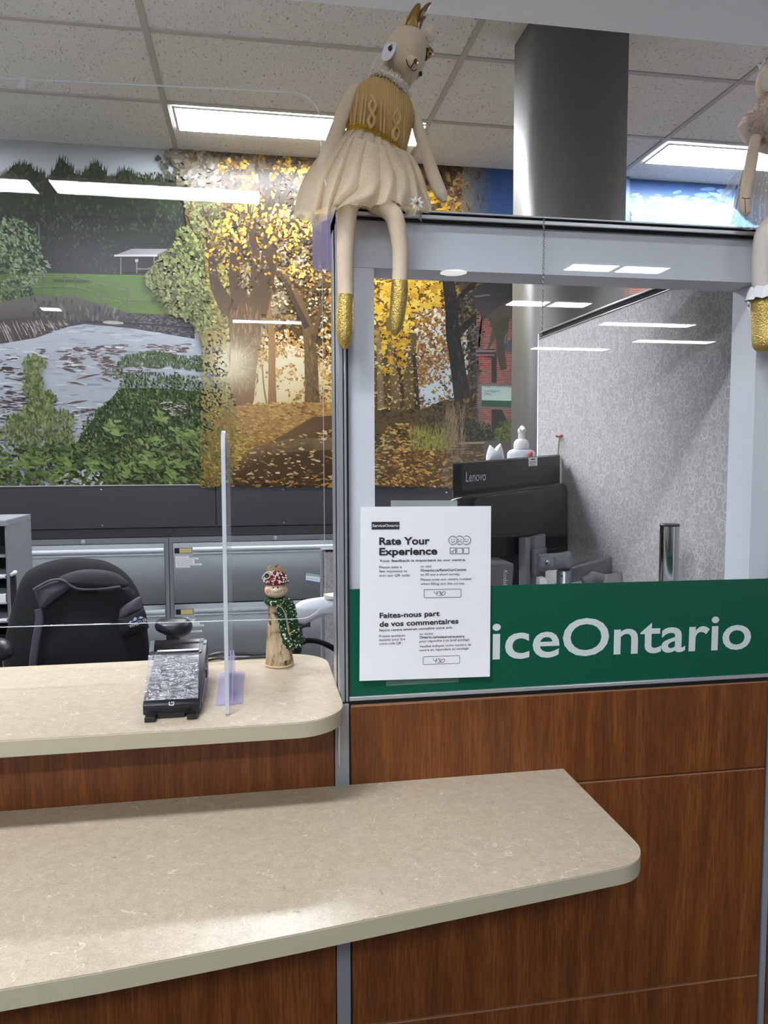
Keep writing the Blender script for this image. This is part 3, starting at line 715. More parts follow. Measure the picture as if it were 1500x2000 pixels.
# ------------------------------------------------------------------ steel column
def m_steel(name, col, rough=.34, metal=.95, sx=260):
    t = NT(name); co = t.coord((1, 1, .012))
    n = t.noise(co, sx, 3, .6); n2 = t.noise(t.coord(), 3, 2)
    c = t.mix(n, tuple(q*.86 for q in col[:3])+(1,), col)
    r = t.math('MULTIPLY_ADD', n, .16, rough-.06)
    r = t.math('ADD', r, t.math('MULTIPLY', n2, .08))
    t.bsdf(c, r, metal, t.bump(n, .06, .001), .5); return t.m
M_STEEL = m_steel('brushed_steel', rgb(118, 116, 112), .46, .6)
cl = thing('steel_column', 'square column clad in brushed stainless steel behind the glass panel', 'column', (1.199, 1.645, 0))
b = MB(); b.box((1.040, 1.494, 0), (1.358, 1.80, ZC-.007)); build('core', b, plain('column_core', rgb(60, 60, 60), .7), cl)
b = MB(); b.prism([(1.036, 1.49, 0), (1.3605, 1.49, 0), (1.3605, 1.80, 0), (1.3585, 1.80, 0), (1.3585, 1.4935, 0), (1.0395, 1.4935, 0), (1.0395, 1.80, 0), (1.036, 1.80, 0)], (0, 0, ZC-.007))
build('cladding', b, M_STEEL, cl)

# ------------------------------------------------------------------ charcoal boards under the mural, with screws
M_BOARD = plain('charcoal_board', rgb(50, 50, 54), .42, var=.05, scale=90, bump=.06)
M_SCREW = plain('screw_metal', rgb(205, 205, 205), .25, 1)
M_BLACK = plain('black_plastic', rgb(22, 22, 24), .42, var=.1)
z0 = onY(329, 1030, 3.07).z; z1 = onY(200, 948, 3.085).z
def board(xa, xb, screws, label):
    t = thing('wall_board', label, 'board', ((xa+xb)/2, 3.07, z0))
    b = MB(); b.box((xa+.002, 3.068, z0), (xb-.002, 3.099, z1), bev=.002); build('panel', b, M_BOARD, t)
    b = MB(); b.box((xa+.002, 3.066, z1-.0025), (xb-.002, 3.099, z1+.0015)); build('edge_trim', b, plain('edge_trim', rgb(170, 170, 168), .4), t)
    for (px, py) in screws:
        p = onY(px, py, 3.067); b = MB(); b.lathe(p, [(.0045, 0.0), (.0065, .0015), (.007, .003), (.004, .006)][::-1], 12, ax=(0, 1, 0)); build('screw', b, M_SCREW, t)
xs = onY(422, 990, 3.068).x
board(-2.6, xs, [(198, 957), (200, 1027)], 'charcoal wall board under the mural, left of its seam')
board(xs, 2.4, [(553, 956), (554, 1022), (872, 962)], 'charcoal wall board under the mural, right of its seam')
# ------------------------------------------------------------------ workstation panels at the counter line
H0 = 1.42                                                     # eye height; the z values below are relative to it
def R(z): return H0+z
def m_wood(name='cherry_wood', dark=1.0):
    t = NT(name)
    co = t.coord((1, 1, .055)); cw = t.coord((1, 1, .16))
    big = t.noise(cw, 5.5, 3, .5)
    wv = t.n('ShaderNodeTexWave', i_Vector=cw, i_Scale=5, i_Distortion=14, i_Detail=3, i_Detail_Scale=1.2, wave_type='BANDS', bands_direction='X').outputs[1]
    fine = t.noise(co, 330, 3, .6); mid = t.noise(co, 90, 3, .6)
    c = t.ramp(t.math('ADD', t.math('MULTIPLY', wv, .22), t.math('MULTIPLY', mid, .78)), [(.2, rgb(84, 43, 14)), (.5, rgb(118, 66, 23)), (.8, rgb(140, 84, 32))])
    c = t.mix(t.math('MULTIPLY', t.ramp(fine, [(.42, 1.0), (.55, 0.0)]), .55), c, rgb(70, 34, 14))
    c = t.mix(t.math('MULTIPLY', big, .35), c, rgb(96, 52, 20))
    t.bsdf(c, .40, 0, t.bump(fine, .08, .001), .45); return t.m
M_WOOD = m_wood()
M_WEDGE = plain('wood_edge', rgb(150, 106, 74), .5)
M_ALU = plain('grey_metal_frame', rgb(150, 153, 158), .38, .35, var=.02)
M_ALUL = plain('light_aluminium', rgb(196, 198, 200), .3, .6, var=.02)
M_GREYP = plain('grey_paint', rgb(212, 216, 223), .5, var=.02)
M_GAP = plain('black_gap', rgb(12, 12, 13), .8)
M_GLASS = glassy('pane_glass', 1.52, boost=.5)
M_GREEN = plain('green_film', rgb(14, 84, 62), .22, var=.05, scale=12, spec=.4)
M_LET = plain('white_vinyl_letters', rgb(206, 216, 212), .4, var=.03)

PL, PR = .1445, .8905
zt = .381                                                    # top of the panel
zg0, zg1 = -.385, .3655
pan = thing('workstation_panel', 'grey framed screen with glass over cherry wood, carrying green office sign', 'partition', ((PL+PR)/2, .045, 0))
# corner post, left: slotted channel below, slim section above the counter
b = MB()
b.box((.1205, .0, .02), (.1435, .09, R(-.395)), bev=.0015)
b.box((.1300, .0, R(-.392)), (.1372, .10, R(zt)), bev=.001); b.box((.1388, .001, R(-.392)), (.1428, .10, R(zt)), bev=.001)
b.box((.1300, .02, R(-.392)), (.1425, .10, R(zt)))
build('post', b, M_ALU, pan)
b = MB(); b.box((.1292, .012, R(-.38)), (.1300, .03, R(.36))); b.box((.1288, .05, R(-.38)), (.1300, .088, R(.36)), bev=.0003)
build('post_trim', b, M_ALUL, pan)
b = MB(); b.box((.1372, .004, R(-.392)), (.1388, .02, R(zt-.004))); b.box((.1428, .003, .02), (PL+.0015, .08, R(zt-.004)))
b.box((PL, .022, .02), (PR, .075, R(-.391))); b.box((PL, .004, R(-.3995)), (PR, .05, R(-.391)))
b.box((PL, .004, R(.3655)), (PR, .085, R(.379)))
build('recess', b, M_GAP, pan)
b = MB(); b.box((.1255, -.0035, R(-.497)), (.1285, .001, R(-.41)), bev=.0008); build('slot_strip', b, M_ALUL, pan)
# rails
b = MB(); b.box((PL, 0, R(-.391)), (PR, .012, R(-.3845)), bev=.001); build('bottom_rail', b, M_ALUL, pan)
b = MB(); b.box((PL, -.002, R(.368)), (PR, .03, R(.374)), bev=.0008); b.box((.131, -.001, R(.378)), (PR+.012, .09, R(.381)), bev=.0008)
build('top_rail', b, M_ALUL, pan)
# tile frame seen through the pane
zs = onY(860, 528, .012).z-H0
b = MB(); yb = .082
b.box((PL, .0125, R(zs)), (PR, yb, R(.3655)))
b.box((PL, .0125, R(zg0)), (onY(731, 700, .0125).x, yb, R(zs)-.0006))
b.box((.853, .0125, R(zg0)), (PR, yb, R(zs)-.0006))
b.box((onY(731, 700, .0125).x, .0125, R(zg0)), (.853, yb, R(-.26)))
build('inner_frame', b, M_GREYP, pan)
b = MB(); b.box((PL, .0045, R(zg0)), (PR, .0105, R(zg1))); build('glass_pane', b, M_GLASS, pan)
za, zb = onY(683, 1151, .003).z, onY(1500, 1130, .003).z
b = MB(); b.prism([(PL, .0044, R(zg0)), (PR, .0044, R(zg0)), (PR, .0044, zb), (PL, .0044, za)], (0, -.0009, 0)); film = build('green_film', b, M_GREEN, pan, label='dark green film across the bottom of the glass')
tb = MB(); Yl = .0030
p0 = onY(961, 1287, Yl); p1 = onY(1466, 1266, Yl)
ex = (p1-p0).normalized(); ey = Vector((-ex.z, 0, ex.x)); wid = (p1-p0).length
vs, _ = text_verts('iceOntario', .012); w0 = max(v.x for v in vs)-min(v.x for v in vs)
vs2, _ = text_verts('Serv', .012); w2 = max(v.x for v in vs2)-min(v.x for v in vs2)
hh = (onY(1140, 1207, Yl)-onY(1140, 1279, Yl)).length
text_to(tb, 'iceOntario', p0, ex, ey, wid, hh, .012)
wl = w2*wid/w0
text_to(tb, 'Serv', p0-ex*(wl+.006), ex, ey, wl, hh, .012)
build('lettering', tb, M_LET, film, label='white office lettering on green')
# wood fronts
def wood_front(xa, xb, za_, zb_, par):
    b = MB(); b.box((xa, 0, za_), (xb, .021, zb_), 0, bev=.0012, seg=1); o = build('wood_front', b, M_WOOD, par)
    b = MB(); b.box((xa+.001, .0006, zb_-.0002), (xb-.001, .020, zb_+.0016)); build('edge_band', b, M_WEDGE, o)
wood_front(PL+.0015, PR-.0015, R(-.5535), R(-.4), pan)
wood_front(PL+.0015, PR-.0015, R(-.940), R(-.5575), pan)
wood_front(PL+.0015, PR-.0015, .1, R(-.9445), pan)
b = MB(); b.box((PL, .004, .0), (PR, .07, .096), bev=.002); build('plinth', b, M_ALU, pan)
# low panel under the transaction counter, left
pl = thing('workstation_panel', 'cherry wood panel below the high beige counter', 'partition', (-1.0, .045, 0))
b = MB(); b.box((-2.2, .022, .02), (.119, .085, R(-.406))); build('core', b, M_GAP, pl)
wood_front(-2.2, .1192, R(-.940), R(-.407), pl)
wood_front(-2.2, .1192, .1, R(-.9445), pl)
b = MB(); b.box((-2.2, .004, 0), (.119, .07, .096), bev=.002); build('plinth', b, M_ALU, pl)
# next bay at the right picture edge
nx = thing('workstation_panel', 'grey post and wood panel at the right edge of the picture', 'partition', (1.3, .045, 0))
b = MB(); b.box((.8925, -.001, .0), (.9035, .09, R(.366)), bev=.0015); build('post', b, M_ALU, nx)
b = MB(); b.box((.905, .022, .02), (1.65, .08, R(-.395))); build('core', b, M_GAP, nx)
b = MB(); b.box((.9045, 0, R(-.391)), (1.65, .012, R(-.3845))); build('bottom_rail', b, M_ALUL, nx)
b = MB(); b.box((.9045, -.002, R(.366)), (1.65, .09, R(.378))); build('top_rail', b, M_ALUL, nx)
b = MB(); b.box((.905, .0125, R(zg0)), (1.65, .08, R(.3655)), bev=.001); build('inner_frame', b, M_GREYP, nx)
wood_front(.905, 1.65, .1, R(-.4), nx)
b = MB(); b.box((.905, .004, 0), (1.65, .07, .096)); build('plinth', b, M_ALU, nx)

# ------------------------------------------------------------------ laminate counters
def m_lam():
    t = NT('beige_laminate'); co = t.coord()
    base = t.noise(co, 70, 4, .65); sp = t.noise(co, 420, 2, .6)
    c = t.ramp(base, [(.3, rgb(186, 170, 145)), (.7, rgb(205, 190, 165))])
    c = t.mix(t.math('MULTIPLY', t.ramp(sp, [(.40, 1.0), (.5, 0.0)]), .30), c, rgb(146, 132, 112))
    for sc, off, lim, msk, col in ((34, 0, .012, .56, rgb(230, 219, 196)), (52, 7, .011, .60, rgb(222, 210, 186)), (44, 13, .008, .60, rgb(136, 120, 98))):
        mp = t.n('ShaderNodeMapping', i_Vector=co); mp.inputs['Location'].default_value = (off, off*.7, off*.3)
        n = t.noise(mp.outputs[0], sc, 1.5, .5, .8)
        ln = t.ramp(t.math('ABSOLUTE', t.math('SUBTRACT', n, .5)), [(0, 1.0), (lim, 0.0)])
        k = t.ramp(t.noise(mp.outputs[0], sc*1.6, 1), [(msk, 0.0), (msk+.03, 1.0)])
        c = t.mix(t.math('MULTIPLY', t.math('MULTIPLY', ln, k), .85), c, col)
    t.bsdf(c, .30, 0, t.bump(sp, .03, .001), .45); return t.m
M_LAM = m_lam()
M_LEDGE = plain('laminate_edge', rgb(176, 168, 144), .45, var=.03)
M_LLIP = plain('laminate_lip', rgb(214, 206, 184), .4, var=.02)
def rounded(poly, radii, n=10):
    out = []; N = len(poly)
    for i, p in enumerate(poly):
        r = radii[i]; p = Vector(p)
        if not r: out.append(p); continue
        a = (Vector(poly[i-1])-p).normalized(); c = (Vector(poly[(i+1) % N])-p).normalized()
        ang = a.angle(c); d = r/math.tan(ang/2)
        s, e = p+a*d, p+c*d
        ctr = p+(a+c).normalized()*(r/math.sin(ang/2))
        v0, v1 = s-ctr, e-ctr; th = v0.angle(v1); ax = v0.cross(v1) if len(v0) == 3 else None
        sg = 1 if (v0.x*v1.y-v0.y*v1.x) > 0 else -1
        for k in range(n+1):
            t = sg*th*k/n; out.append(ctr+Vector((v0.x*math.cos(t)-v0.y*math.sin(t), v0.x*math.sin(t)+v0.y*math.cos(t))))
    return out
def counter(name, poly, z, th, label, cat, back_open):
    base = (sum(p.x for p in poly)/len(poly), sum(p.y for p in poly)/len(poly), z-th)
    t = thing(name, label, cat, base)
    b = MB(); b.prism([(p.x, p.y, z-.0012) for p in poly], (0, 0, .0012)); build('laminate_top', b, M_LAM, t)
    b = MB(); b.prism([(p.x, p.y, z-th) for p in poly], (0, 0, th-.0022)); build('edge_band', b, M_LEDGE, t, label='plain beige edge band')
    b = MB(); b.prism([(p.x, p.y, z-.0022) for p in poly], (0, 0, .001)); build('lip', b, M_LLIP, t)
    return t
ZU = R(-.378)                                                # high counter
V2 = Vector
poly = rounded([V2((.1283, -.118)), V2((.1283, .262)), V2((-2.2, .262)), V2((-2.2, -.118))], [.075, .075, 0, 0])
counter('service_counter', poly, ZU, .0235, 'high beige flecked counter with rounded corner, holding card terminal and figurine', 'counter', True)
ZL = R(-.528)
fr = [(.344, -.323), (.2, -.3445), (.05, -.3685), (-.062, -.3845), (-.162, -.398), (-.258, -.408), (-.5, -.428), (-.8, -.44), (-1.3, -.44), (-1.6, -.43)]
corner = rounded([V2((.5075, -.001)), V2((-1.6, -.001)), V2((-1.6, -.43)), V2((.30, -.3295)), V2((.5075, -.298))], [0, 0, 0, 0, .058])
arc = corner[4:] if False else corner[-11:]
poly = [V2((.5075, -.001)), V2((-1.6, -.001))]+[V2(p) for p in fr[::-1]]+arc
counter('writing_shelf', poly, ZL, .0235, 'low beige flecked writing shelf along the wood panel front', 'shelf', True)
b = MB()
# ------------------------------------------------------------------ helpers for shapes taken from the photograph at a stated depth
def px_curve(pts, Y, n=8): return [onY(x, y, Y) for x, y in curve(pts, n)]
def pillow(mb, pts, off, depth, mi=0, rings=5, back=True, centre=None):
    """puffed solid: outline pts (3-D loop), bulging along unit vector off by depth (and back a little)"""
    pts = [Vector(p) for p in pts]; off = Vector(off)
    c = Vector(centre) if centre is not None else sum(pts, Vector())/len(pts)
    def half(sgn, d):
        rr = []
        for i in range(rings+1):
            a = PI/2*i/rings; s = math.cos(a); h = math.sin(a)*d
            if i == rings: break
            rr.append([c+(p-c)*s+off*(h*sgn) for p in pts])
        mb.grid(rr, mi, closed=True)
        top = [mb.bm.verts.new(q) for q in rr[-1]]; t = mb.bm.verts.new(c+off*(d*sgn))
        for k in range(len(top)):
            f = mb.bm.faces.new((top[k], top[(k+1) % len(top)], t)); f.material_index = mi; f.smooth = True
    half(1, depth)
    if back: half(-1, depth*.6)
    bmesh.ops.remove_doubles(mb.bm, verts=mb.bm.verts[:], dist=1e-6)
FRONT = Vector((0, -1, 0))
M_PLAST = plain('black_moulded_plastic', rgb(30, 31, 34), .38, var=.1, bump=.1)
M_WHITE = plain('white_plastic', rgb(228, 228, 226), .4, var=.02)
M_PAPER = plain('white_paper', rgb(236, 237, 239), .7, var=.01)
M_INK = plain('printed_ink', rgb(34, 34, 38), .6, var=.02)
M_CHROME = plain('chrome', rgb(200, 200, 200), .12, 1, var=.02)
M_CAB = plain('cabinet_enamel', rgb(116, 119, 122), .62, spec=.25, var=.015, bump=.04)

# ------------------------------------------------------------------ lateral file cabinets
YC = 2.63
M_HAND = plain('lit_handle_enamel', rgb(168, 172, 178), .35, var=.01)  # same lacquer as the cabinet, painted paler for the ceiling light it catches
M_CARD = plain('yellow_card', rgb(196, 176, 112), .6)
def cabinet(x0, x1, label, drawers):
    zt_ = R(-.390)
    t = thing('filing_cabinet', label, 'filing cabinet', ((x0+x1)/2, YC+.22, 0))
    b = MB(); b.box((x0+.0012, YC+.004, .03), (x1-.0012, YC+.44, zt_), bev=.003); build('body', b, M_CAB, t)
    b = MB(); b.box((x0+.0012, YC+.002, zt_), (x1-.0012, YC+.445, zt_+.004), bev=.0015); build('top_sheet', b, plain('black_top', rgb(14, 14, 15), .6, spec=.2), t)
    b = MB(); b.box((x0+.02, YC+.02, 0), (x1-.02, YC+.42, .03)); build('plinth', b, M_GAP, t)
    cx = (x0+x1)/2+.06
    b = MB(); b.lathe((cx, YC+.004, zt_-.016), [(.0095, 0), (.0095, .004), (.007, .006), (.007, .003), (.002, .003)][::-1], 20, ax=(0, -1, 0)); build('lock', b, M_ALUL, t)
    for i in range(3):
        za_ = zt_-.031-.3045*i; zb_ = za_-.300
        xa, xb = x0+.021, x1-.021
        b = MB(); b.box((xa-.002, YC+.003, zb_-.002), (xb+.002, YC+.0045, za_+.003)); build('shadow_gap', b, M_GAP, t)
        b = MB()
        prof = [(0, 0), (0, -.2975), (.006, -.2995), (.006, 0)]
        b.prism([(xa, YC+y, za_+z) for y, z in prof], (xb-xa, 0, 0)); dr = build('drawer', b, M_CAB, t, sharp=25)
        b = MB(); hp_ = [(0, -.022), (-.005, -.0245), (-.0095, -.030), (-.011, -.037), (-.008, -.043), (-.003, -.046), (-.002, -.048), (-.009, -.050), (-.0115, -.0535), (-.009, -.057), (-.002, -.059), (.001, -.059), (.001, -.022)]
        b.prism([(xa+(.003 if i not in drawers else .094), YC+y, za_+z) for y, z in hp_], (xb-.003-xa-(.003 if i not in drawers else .094), 0, 0)); build('handle', b, M_HAND, dr, sharp=50)
        if i in drawers:
            yl = YC-.0012
            b = MB(); b.box((xa+.006, YC-.001, za_-.051), (xa+.090, YC+.006, za_-.024), bev=.001); build('label_holder', b, M_BLACK, dr)
            b = MB(); b.box((xa+.030, YC-.0022, za_-.049), (xa+.088, YC-.001, za_-.026)); build('index_card', b, M_CARD, dr)
            for k, (w, txt) in enumerate(drawers[i]):
                if not txt: continue
                zz = za_-.064-k*.0098-(.0118 if False else 0)
                b = MB(); b.box((xa+.010, YC-.0012, zz-.0092), (xa+.010+w, YC-.0004, zz)); o = build('label_strip', b, M_PAPER, dr)
                b = MB(); text_to(b, txt, (xa+.016, YC-.0016, zz-.0068), Vector((1, 0, 0)), Vector((0, 0, 1)), w-.016, .0042, res=2); build('label_lettering', b, M_INK, o)
    return t
XS = onY(329, 1052, YC).x
cabinet(XS, XS+.9144, 'grey filing cabinet with yellow index cards and white label strips', {
    0: [(.064, 'DVHP PAPER'), (.110, 'DVHP EXEMPTION FORMS'), (.091, 'PLATE SURRENDER'), (.091, 'SELF DECLARATION'), (.125, 'VETERAN PLATE ELIGIBILITY'), (.068, 'STICKY BACK')],
    1: [(.055, 'DR-LV-188'), (.088, 'DRP / VISITOR DPP'), (.082, 'RENEWAL FORMS'), (.110, 'SEARCH REQUESTS'), (.130, 'STATUTORY DECLARATION'), (0, ''), (0, ''), (.12, 'AVERY LABELS')]})
cabinet(XS-.9144, XS, 'grey filing cabinet without labels, behind the black office chair', {})
# business card stuck to the right cabinet
p = onY(597, 1121, YC-.001); q = onY(625, 1139, YC-.001)
t = tag(bpy.data.objects.new('business_card', None), 'small white and blue card stuck on the filing cabinet', 'card'); C.objects.link(t)
t.location = ((p.x+q.x)/2, YC-.001, q.z); origin[t] = Vector(t.location)
dz = -.006
pts = [onY(598, 1119, YC-.0025), onY(625, 1123, YC-.0025), onY(625, 1139, YC-.0025), onY(597, 1136, YC-.0025)]
b = MB(); b.prism(pts, (0, .0022, 0)); build('card', b, M_PAPER, t)
b = MB(); b.prism([pts[0], pts[1], pts[1]+(pts[2]-pts[1])*.25, pts[0]+(pts[3]-pts[0])*.3], (0, -.0004, 0)); build('green_band', b, plain('card_green', rgb(150, 186, 172), .5), t)
b = MB(); b.prism([pts[3]+(pts[0]-pts[3])*.2, pts[2]+(pts[1]-pts[2])*.12, pts[2], pts[3]], (0, -.0004, 0)); build('blue_band', b, plain('card_blue', rgb(58, 104, 150), .5), t)
b = MB(); e = (pts[1]-pts[0]).normalized(); text_to(b, 'www.ServiceOntario.ca', pts[3]+(pts[0]-pts[3])*.38+e*.006-Vector((0, .0006, 0)), e, Vector((-e.z, 0, e.x)), (pts[1]-pts[0]).length-.012, res=2); build('lettering', b, M_INK, t)

# ------------------------------------------------------------------ fabric screens
def m_circles(name, u, v):
    t = NT(name); tc = t.n('ShaderNodeTexCoord'); sp = t.n('ShaderNodeSeparateXYZ', i_0=tc.outputs['Object'])
    cb = t.n('ShaderNodeCombineXYZ'); t.t.links.new(sp.outputs[u], cb.inputs[0]); t.t.links.new(sp.outputs[v], cb.inputs[1])
    co = cb.outputs[0]
    lines = None
    for sc, off, r0, rr in ((34, 0, .24, .16), (46, 3.3, .20, .18), (62, 8.1, .22, .14)):
        mp = t.n('ShaderNodeMapping', i_Vector=co); mp.inputs['Location'].default_value = (off, off*.37, 0)
        mp.inputs['Scale'].default_value = (1.0, .8, 1)
        vo = t.n('ShaderNodeTexVoronoi', i_Vector=mp.outputs[0], i_Scale=sc, i_Randomness=1.0); vo.voronoi_dimensions = '2D'
        sc_ = t.n('ShaderNodeSeparateColor', i_0=vo.outputs['Color'])
        r = t.math('MULTIPLY_ADD', sc_.outputs[0], rr, r0)
        d = t.math('ABSOLUTE', t.math('SUBTRACT', vo.outputs['Distance'], r))
        l = t.ramp(d, [(0.028, 1.0), (.055, 0.0)])
        l = t.math('MULTIPLY', l, t.math('MULTIPLY_ADD', sc_.outputs[1], .6, .4))
        lines = l if lines is None else t.math('MAXIMUM', lines, l)
    w = t.noise(tc.outputs['Object'], 700, 2)
    c = t.mix(w, rgb(142, 141, 140), rgb(170, 169, 168))
    c = t.mix(t.math('MULTIPLY', lines, .6), c, rgb(206, 204, 200))
    t.bsdf(c, .9, 0, t.bump(t.math('ADD', w, t.math('MULTIPLY', lines, .6)), .25, .001), .2); return t.m
M_CIRC = m_circles('circle_weave_fabric', 1, 2); M_CIRC2 = m_circles('circle_weave_fabric_front', 0, 2)
fa, fb = Vector((.850, 1.02, 0)), Vector((.8855, .10, 0))
d = (fb-fa).normalized(); nn = Vector((-d.y, d.x, 0))
if nn.x > 0: nn = -nn                                          # faces the camera side
fp = thing('fabric_partition', 'tall grey fabric partition with ring pattern behind the glass', 'partition', (fa+fb)/2)
def slab(a, e, z0_, z1_, t0, t1):
    b = MB(); b.prism([a+nn*t0+Vector((0, 0, z0_)), e+nn*t0+Vector((0, 0, z0_)), e+nn*t1+Vector((0, 0, z0_)), a+nn*t1+Vector((0, 0, z0_))], (0, 0, z1_-z0_)); return b
build('fabric_face', slab(fa, fb, .08, R(.352), 0, -.05), M_CIRC, fp)
build('top_groove', slab(fa, fb, R(.352), R(.366), -.004, -.046), M_GAP, fp)
build('top_cap', slab(fa, fb, R(.366), R(.371), .001, -.051), M_ALUL, fp)
build('lower_trim', slab(fa, fb, R(.3505), R(.3535), .0015, -.051), M_ALUL, fp)
build('end_trim', slab(fa-d*.006, fa, 0, R(.366), .001, -.051), M_ALUL, fp)
build('base', slab(fa, fb, 0, .08, -.004, -.046), M_ALU, fp)
# low screen seen between the counter and the post
YL = 1.9
lp = thing('fabric_partition', 'low ring-patterned fabric screen beside the filing cabinet, left of the post', 'partition', (onY(650, 1100, YL).x, YL, 0))
xa, xb = onY(632, 1100, YL).x, onY(700, 1100, YL).x; zt2 = onY(640, 1072, YL).z
b = MB(); b.box((xa, YL, .05), (xb, YL+.05, zt2-.012)); build('fabric_face', b, M_CIRC2, lp)
b = MB(); b.box((xa-.006, YL-.002, zt2-.012), (xb, YL+.052, zt2-.004)); build('top_groove', b, M_GAP, lp)
b = MB(); b.box((xa-.008, YL-.003, zt2-.004), (xb, YL+.053, zt2), bev=.001); build('top_cap', b, M_ALUL, lp)
b = MB(); b.box((xa-.010, YL-.003, 0), (xa, YL+.053, zt2-.004), bev=.001); build('end_trim', b, M_ALU, lp)
z5 = onY(640, 1150, YL).z
b = MB(); b.box((xa, YL-.004, z5-.02), (xb, YL, z5), bev=.001); build('mid_rail', b, plain('beige_rail', rgb(176, 170, 160), .5), lp)

# ------------------------------------------------------------------ desk behind the counter
dk = thing('desk', 'grey desk hidden below the counter and green film', 'desk', (-.2, .5, 0))
b = MB(); b.box((-1.3, .13, .70), (.79, .95, .735), bev=.003); build('desktop', b, plain('desk_laminate', rgb(150, 150, 148), .5), dk)
for lx in (-1.25, .70): 
    b = MB(); b.box((lx, .2, 0), (lx+.04, .9, .70)); build('leg', b, M_ALU, dk)

# ------------------------------------------------------------------ office chair with jacket
M_MESH = plain('black_upholstery', rgb(22, 21, 23), .85, var=.12, bump=.4, bscale=500)
M_JACK = plain('black_jacket_cloth', rgb(22, 22, 26), .8, var=.15, bump=.3, bscale=260)
M_JLIN = plain('charcoal_lining', rgb(78, 76, 86), .85, var=.1, bump=.3, bscale=320)
YB_ = 1.40
seat_c = onY(160, 1200, YB_)
oc = thing('office_chair', 'black office chair behind the counter, with a jacket over its back', 'chair', (seat_c.x, 1.2, 0))
out = px_curve([(12, 1236), (28, 1170), (48, 1122), (82, 1101), (125, 1091), (165, 1090), (212, 1098), (252, 1126), (276, 1170), (288, 1230), (290, 1300), (270, 1380), (160, 1400), (40, 1384), (8, 1310), (12, 1236)], YB_, 6)[:-1]
b = MB(); pillow(b, out, FRONT, .055); build('backrest', b, M_MESH, oc)
b = MB(); b.box((seat_c.x-.24, .92, .62), (seat_c.x+.24, 1.36, .70), bev=.03, seg=3); build('seat', b, M_MESH, oc)
b = MB(); b.box((seat_c.x-.045, 1.36, .60), (seat_c.x+.045, 1.43, .80), bev=.01); build('back_bracket', b, M_PLAST, oc)
b = MB(); b.lathe((seat_c.x, 1.15, .08), [(.04, 0), (.04, .25), (.028, .26), (.028, .54)], 20); build('gas_lift', b, M_PLAST, oc)
for k in range(5):
    a = 2*PI*k/5+.3; e = Vector((seat_c.x+.3*math.cos(a), 1.15+.3*math.sin(a), .075))
    b = MB(); b.tube([(seat_c.x, 1.15, .12), e], [.03, .02], 10); leg = build('base_leg', b, M_PLAST, oc)
    b = MB(); b.lathe(e+Vector((0, -.012, -.045)), [(.03, 0), (.03, .024)], 16, ax=(0, 1, 0)); build('caster', b, M_PLAST, leg)
def arm(pts, Y, post, label=None):
    b = MB(); pillow(b, px_curve(pts, Y, 6)[:-1], FRONT, .05); pad = build('armrest', b, M_PLAST, oc)
    b = MB(); a = onY(post[0], post[1], Y+.02); e = onY(post[2], post[3], Y+.02)
    b.box((a.x, Y-.005, .66), (e.x, Y+.04, a.z), bev=.006); build('arm_post', b, M_PLAST, oc)
arm([(302, 1222), (308, 1211), (330, 1206), (362, 1207), (375, 1217), (374, 1232), (362, 1243), (340, 1246), (322, 1238), (306, 1230), (302, 1222)], 1.18, (326, 1236, 352, 1262))
arm([(-40, 1262), (-20, 1246), (6, 1247), (22, 1258), (27, 1274), (18, 1286), (-5, 1292), (-40, 1288), (-40, 1262)], 1.05, (-30, 1280, 2, 1300))
# jacket draped over the backrest (its own thing)
jk = thing('jacket', 'black jacket with charcoal collar and white sleeve print draped over the office chair', 'jacket', onY(170, 1150, YB_-.06))
YJ = YB_-.055
body = px_curve([(66, 1152), (100, 1140), (130, 1140), (160, 1150), (210, 1150), (250, 1146), (274, 1172), (284, 1222), (288, 1310), (230, 1360), (120, 1360), (62, 1320), (70, 1240), (72, 1190), (66, 1152)], YJ, 6)[:-1]
b = MB(); pillow(b, body, FRONT, .03); build('body', b, M_JACK, jk)
hood = px_curve([(104, 1136), (126, 1122), (160, 1113), (200, 1113), (232, 1122), (252, 1142), (232, 1150), (200, 1151), (160, 1151), (140, 1146), (122, 1134), (104, 1136)], YJ-.03, 6)[:-1]
b = MB(); pillow(b, hood, FRONT, .03); build('hood', b, plain('hood_cloth', rgb(42, 41, 46), .85, bump=.3, bscale=300), jk)
flap = px_curve([(66, 1151), (84, 1141), (104, 1133), (124, 1133), (140, 1142), (128, 1156), (112, 1168), (96, 1180), (80, 1190), (74, 1174), (66, 1151)], YJ-.035, 6)[:-1]
b = MB(); pillow(b, flap, FRONT, .018); fl = build('collar', b, M_JLIN, jk, label='charcoal collar flap')
b = MB(); b.tube(px_curve([(66, 1152), (84, 1141), (104, 1133), (124, 1134), (142, 1146), (160, 1151), (200, 1150), (235, 1146)], YJ-.052, 5), .0045, 8); build('piping', b, plain('collar_edge', rgb(78, 77, 84), .8), fl)
flap2 = px_curve([(232, 1206), (236, 1188), (256, 1174), (274, 1165), (278, 1180), (276, 1190), (254, 1200), (240, 1210), (232, 1206)], YJ-.03, 6)[:-1]
b = MB(); pillow(b, flap2, FRONT, .016); build('cuff', b, M_JLIN, jk, label='charcoal turned-back cuff')
zp = px_curve([(74, 1190), (77, 1210), (72, 1240), (66, 1280), (62, 1320)], YJ-.036, 4)
b = MB(); b.tube(zp, .012, 8, ry=.006); build('front_edge', b, M_JLIN, jk)
slv = px_curve([(230, 1208), (256, 1196), (280, 1188), (288, 1214), (289, 1228), (262, 1238), (240, 1246), (232, 1230), (230, 1208)], YJ-.03, 6)[:-1]
b = MB(); pillow(b, slv, FRONT, .02); sl = build('sleeve', b, M_JACK, jk)
M_LOGO = plain('logo_print', rgb(214, 220, 228), .6); M_LOGOB = plain('logo_print_blue', rgb(62, 112, 176), .6)
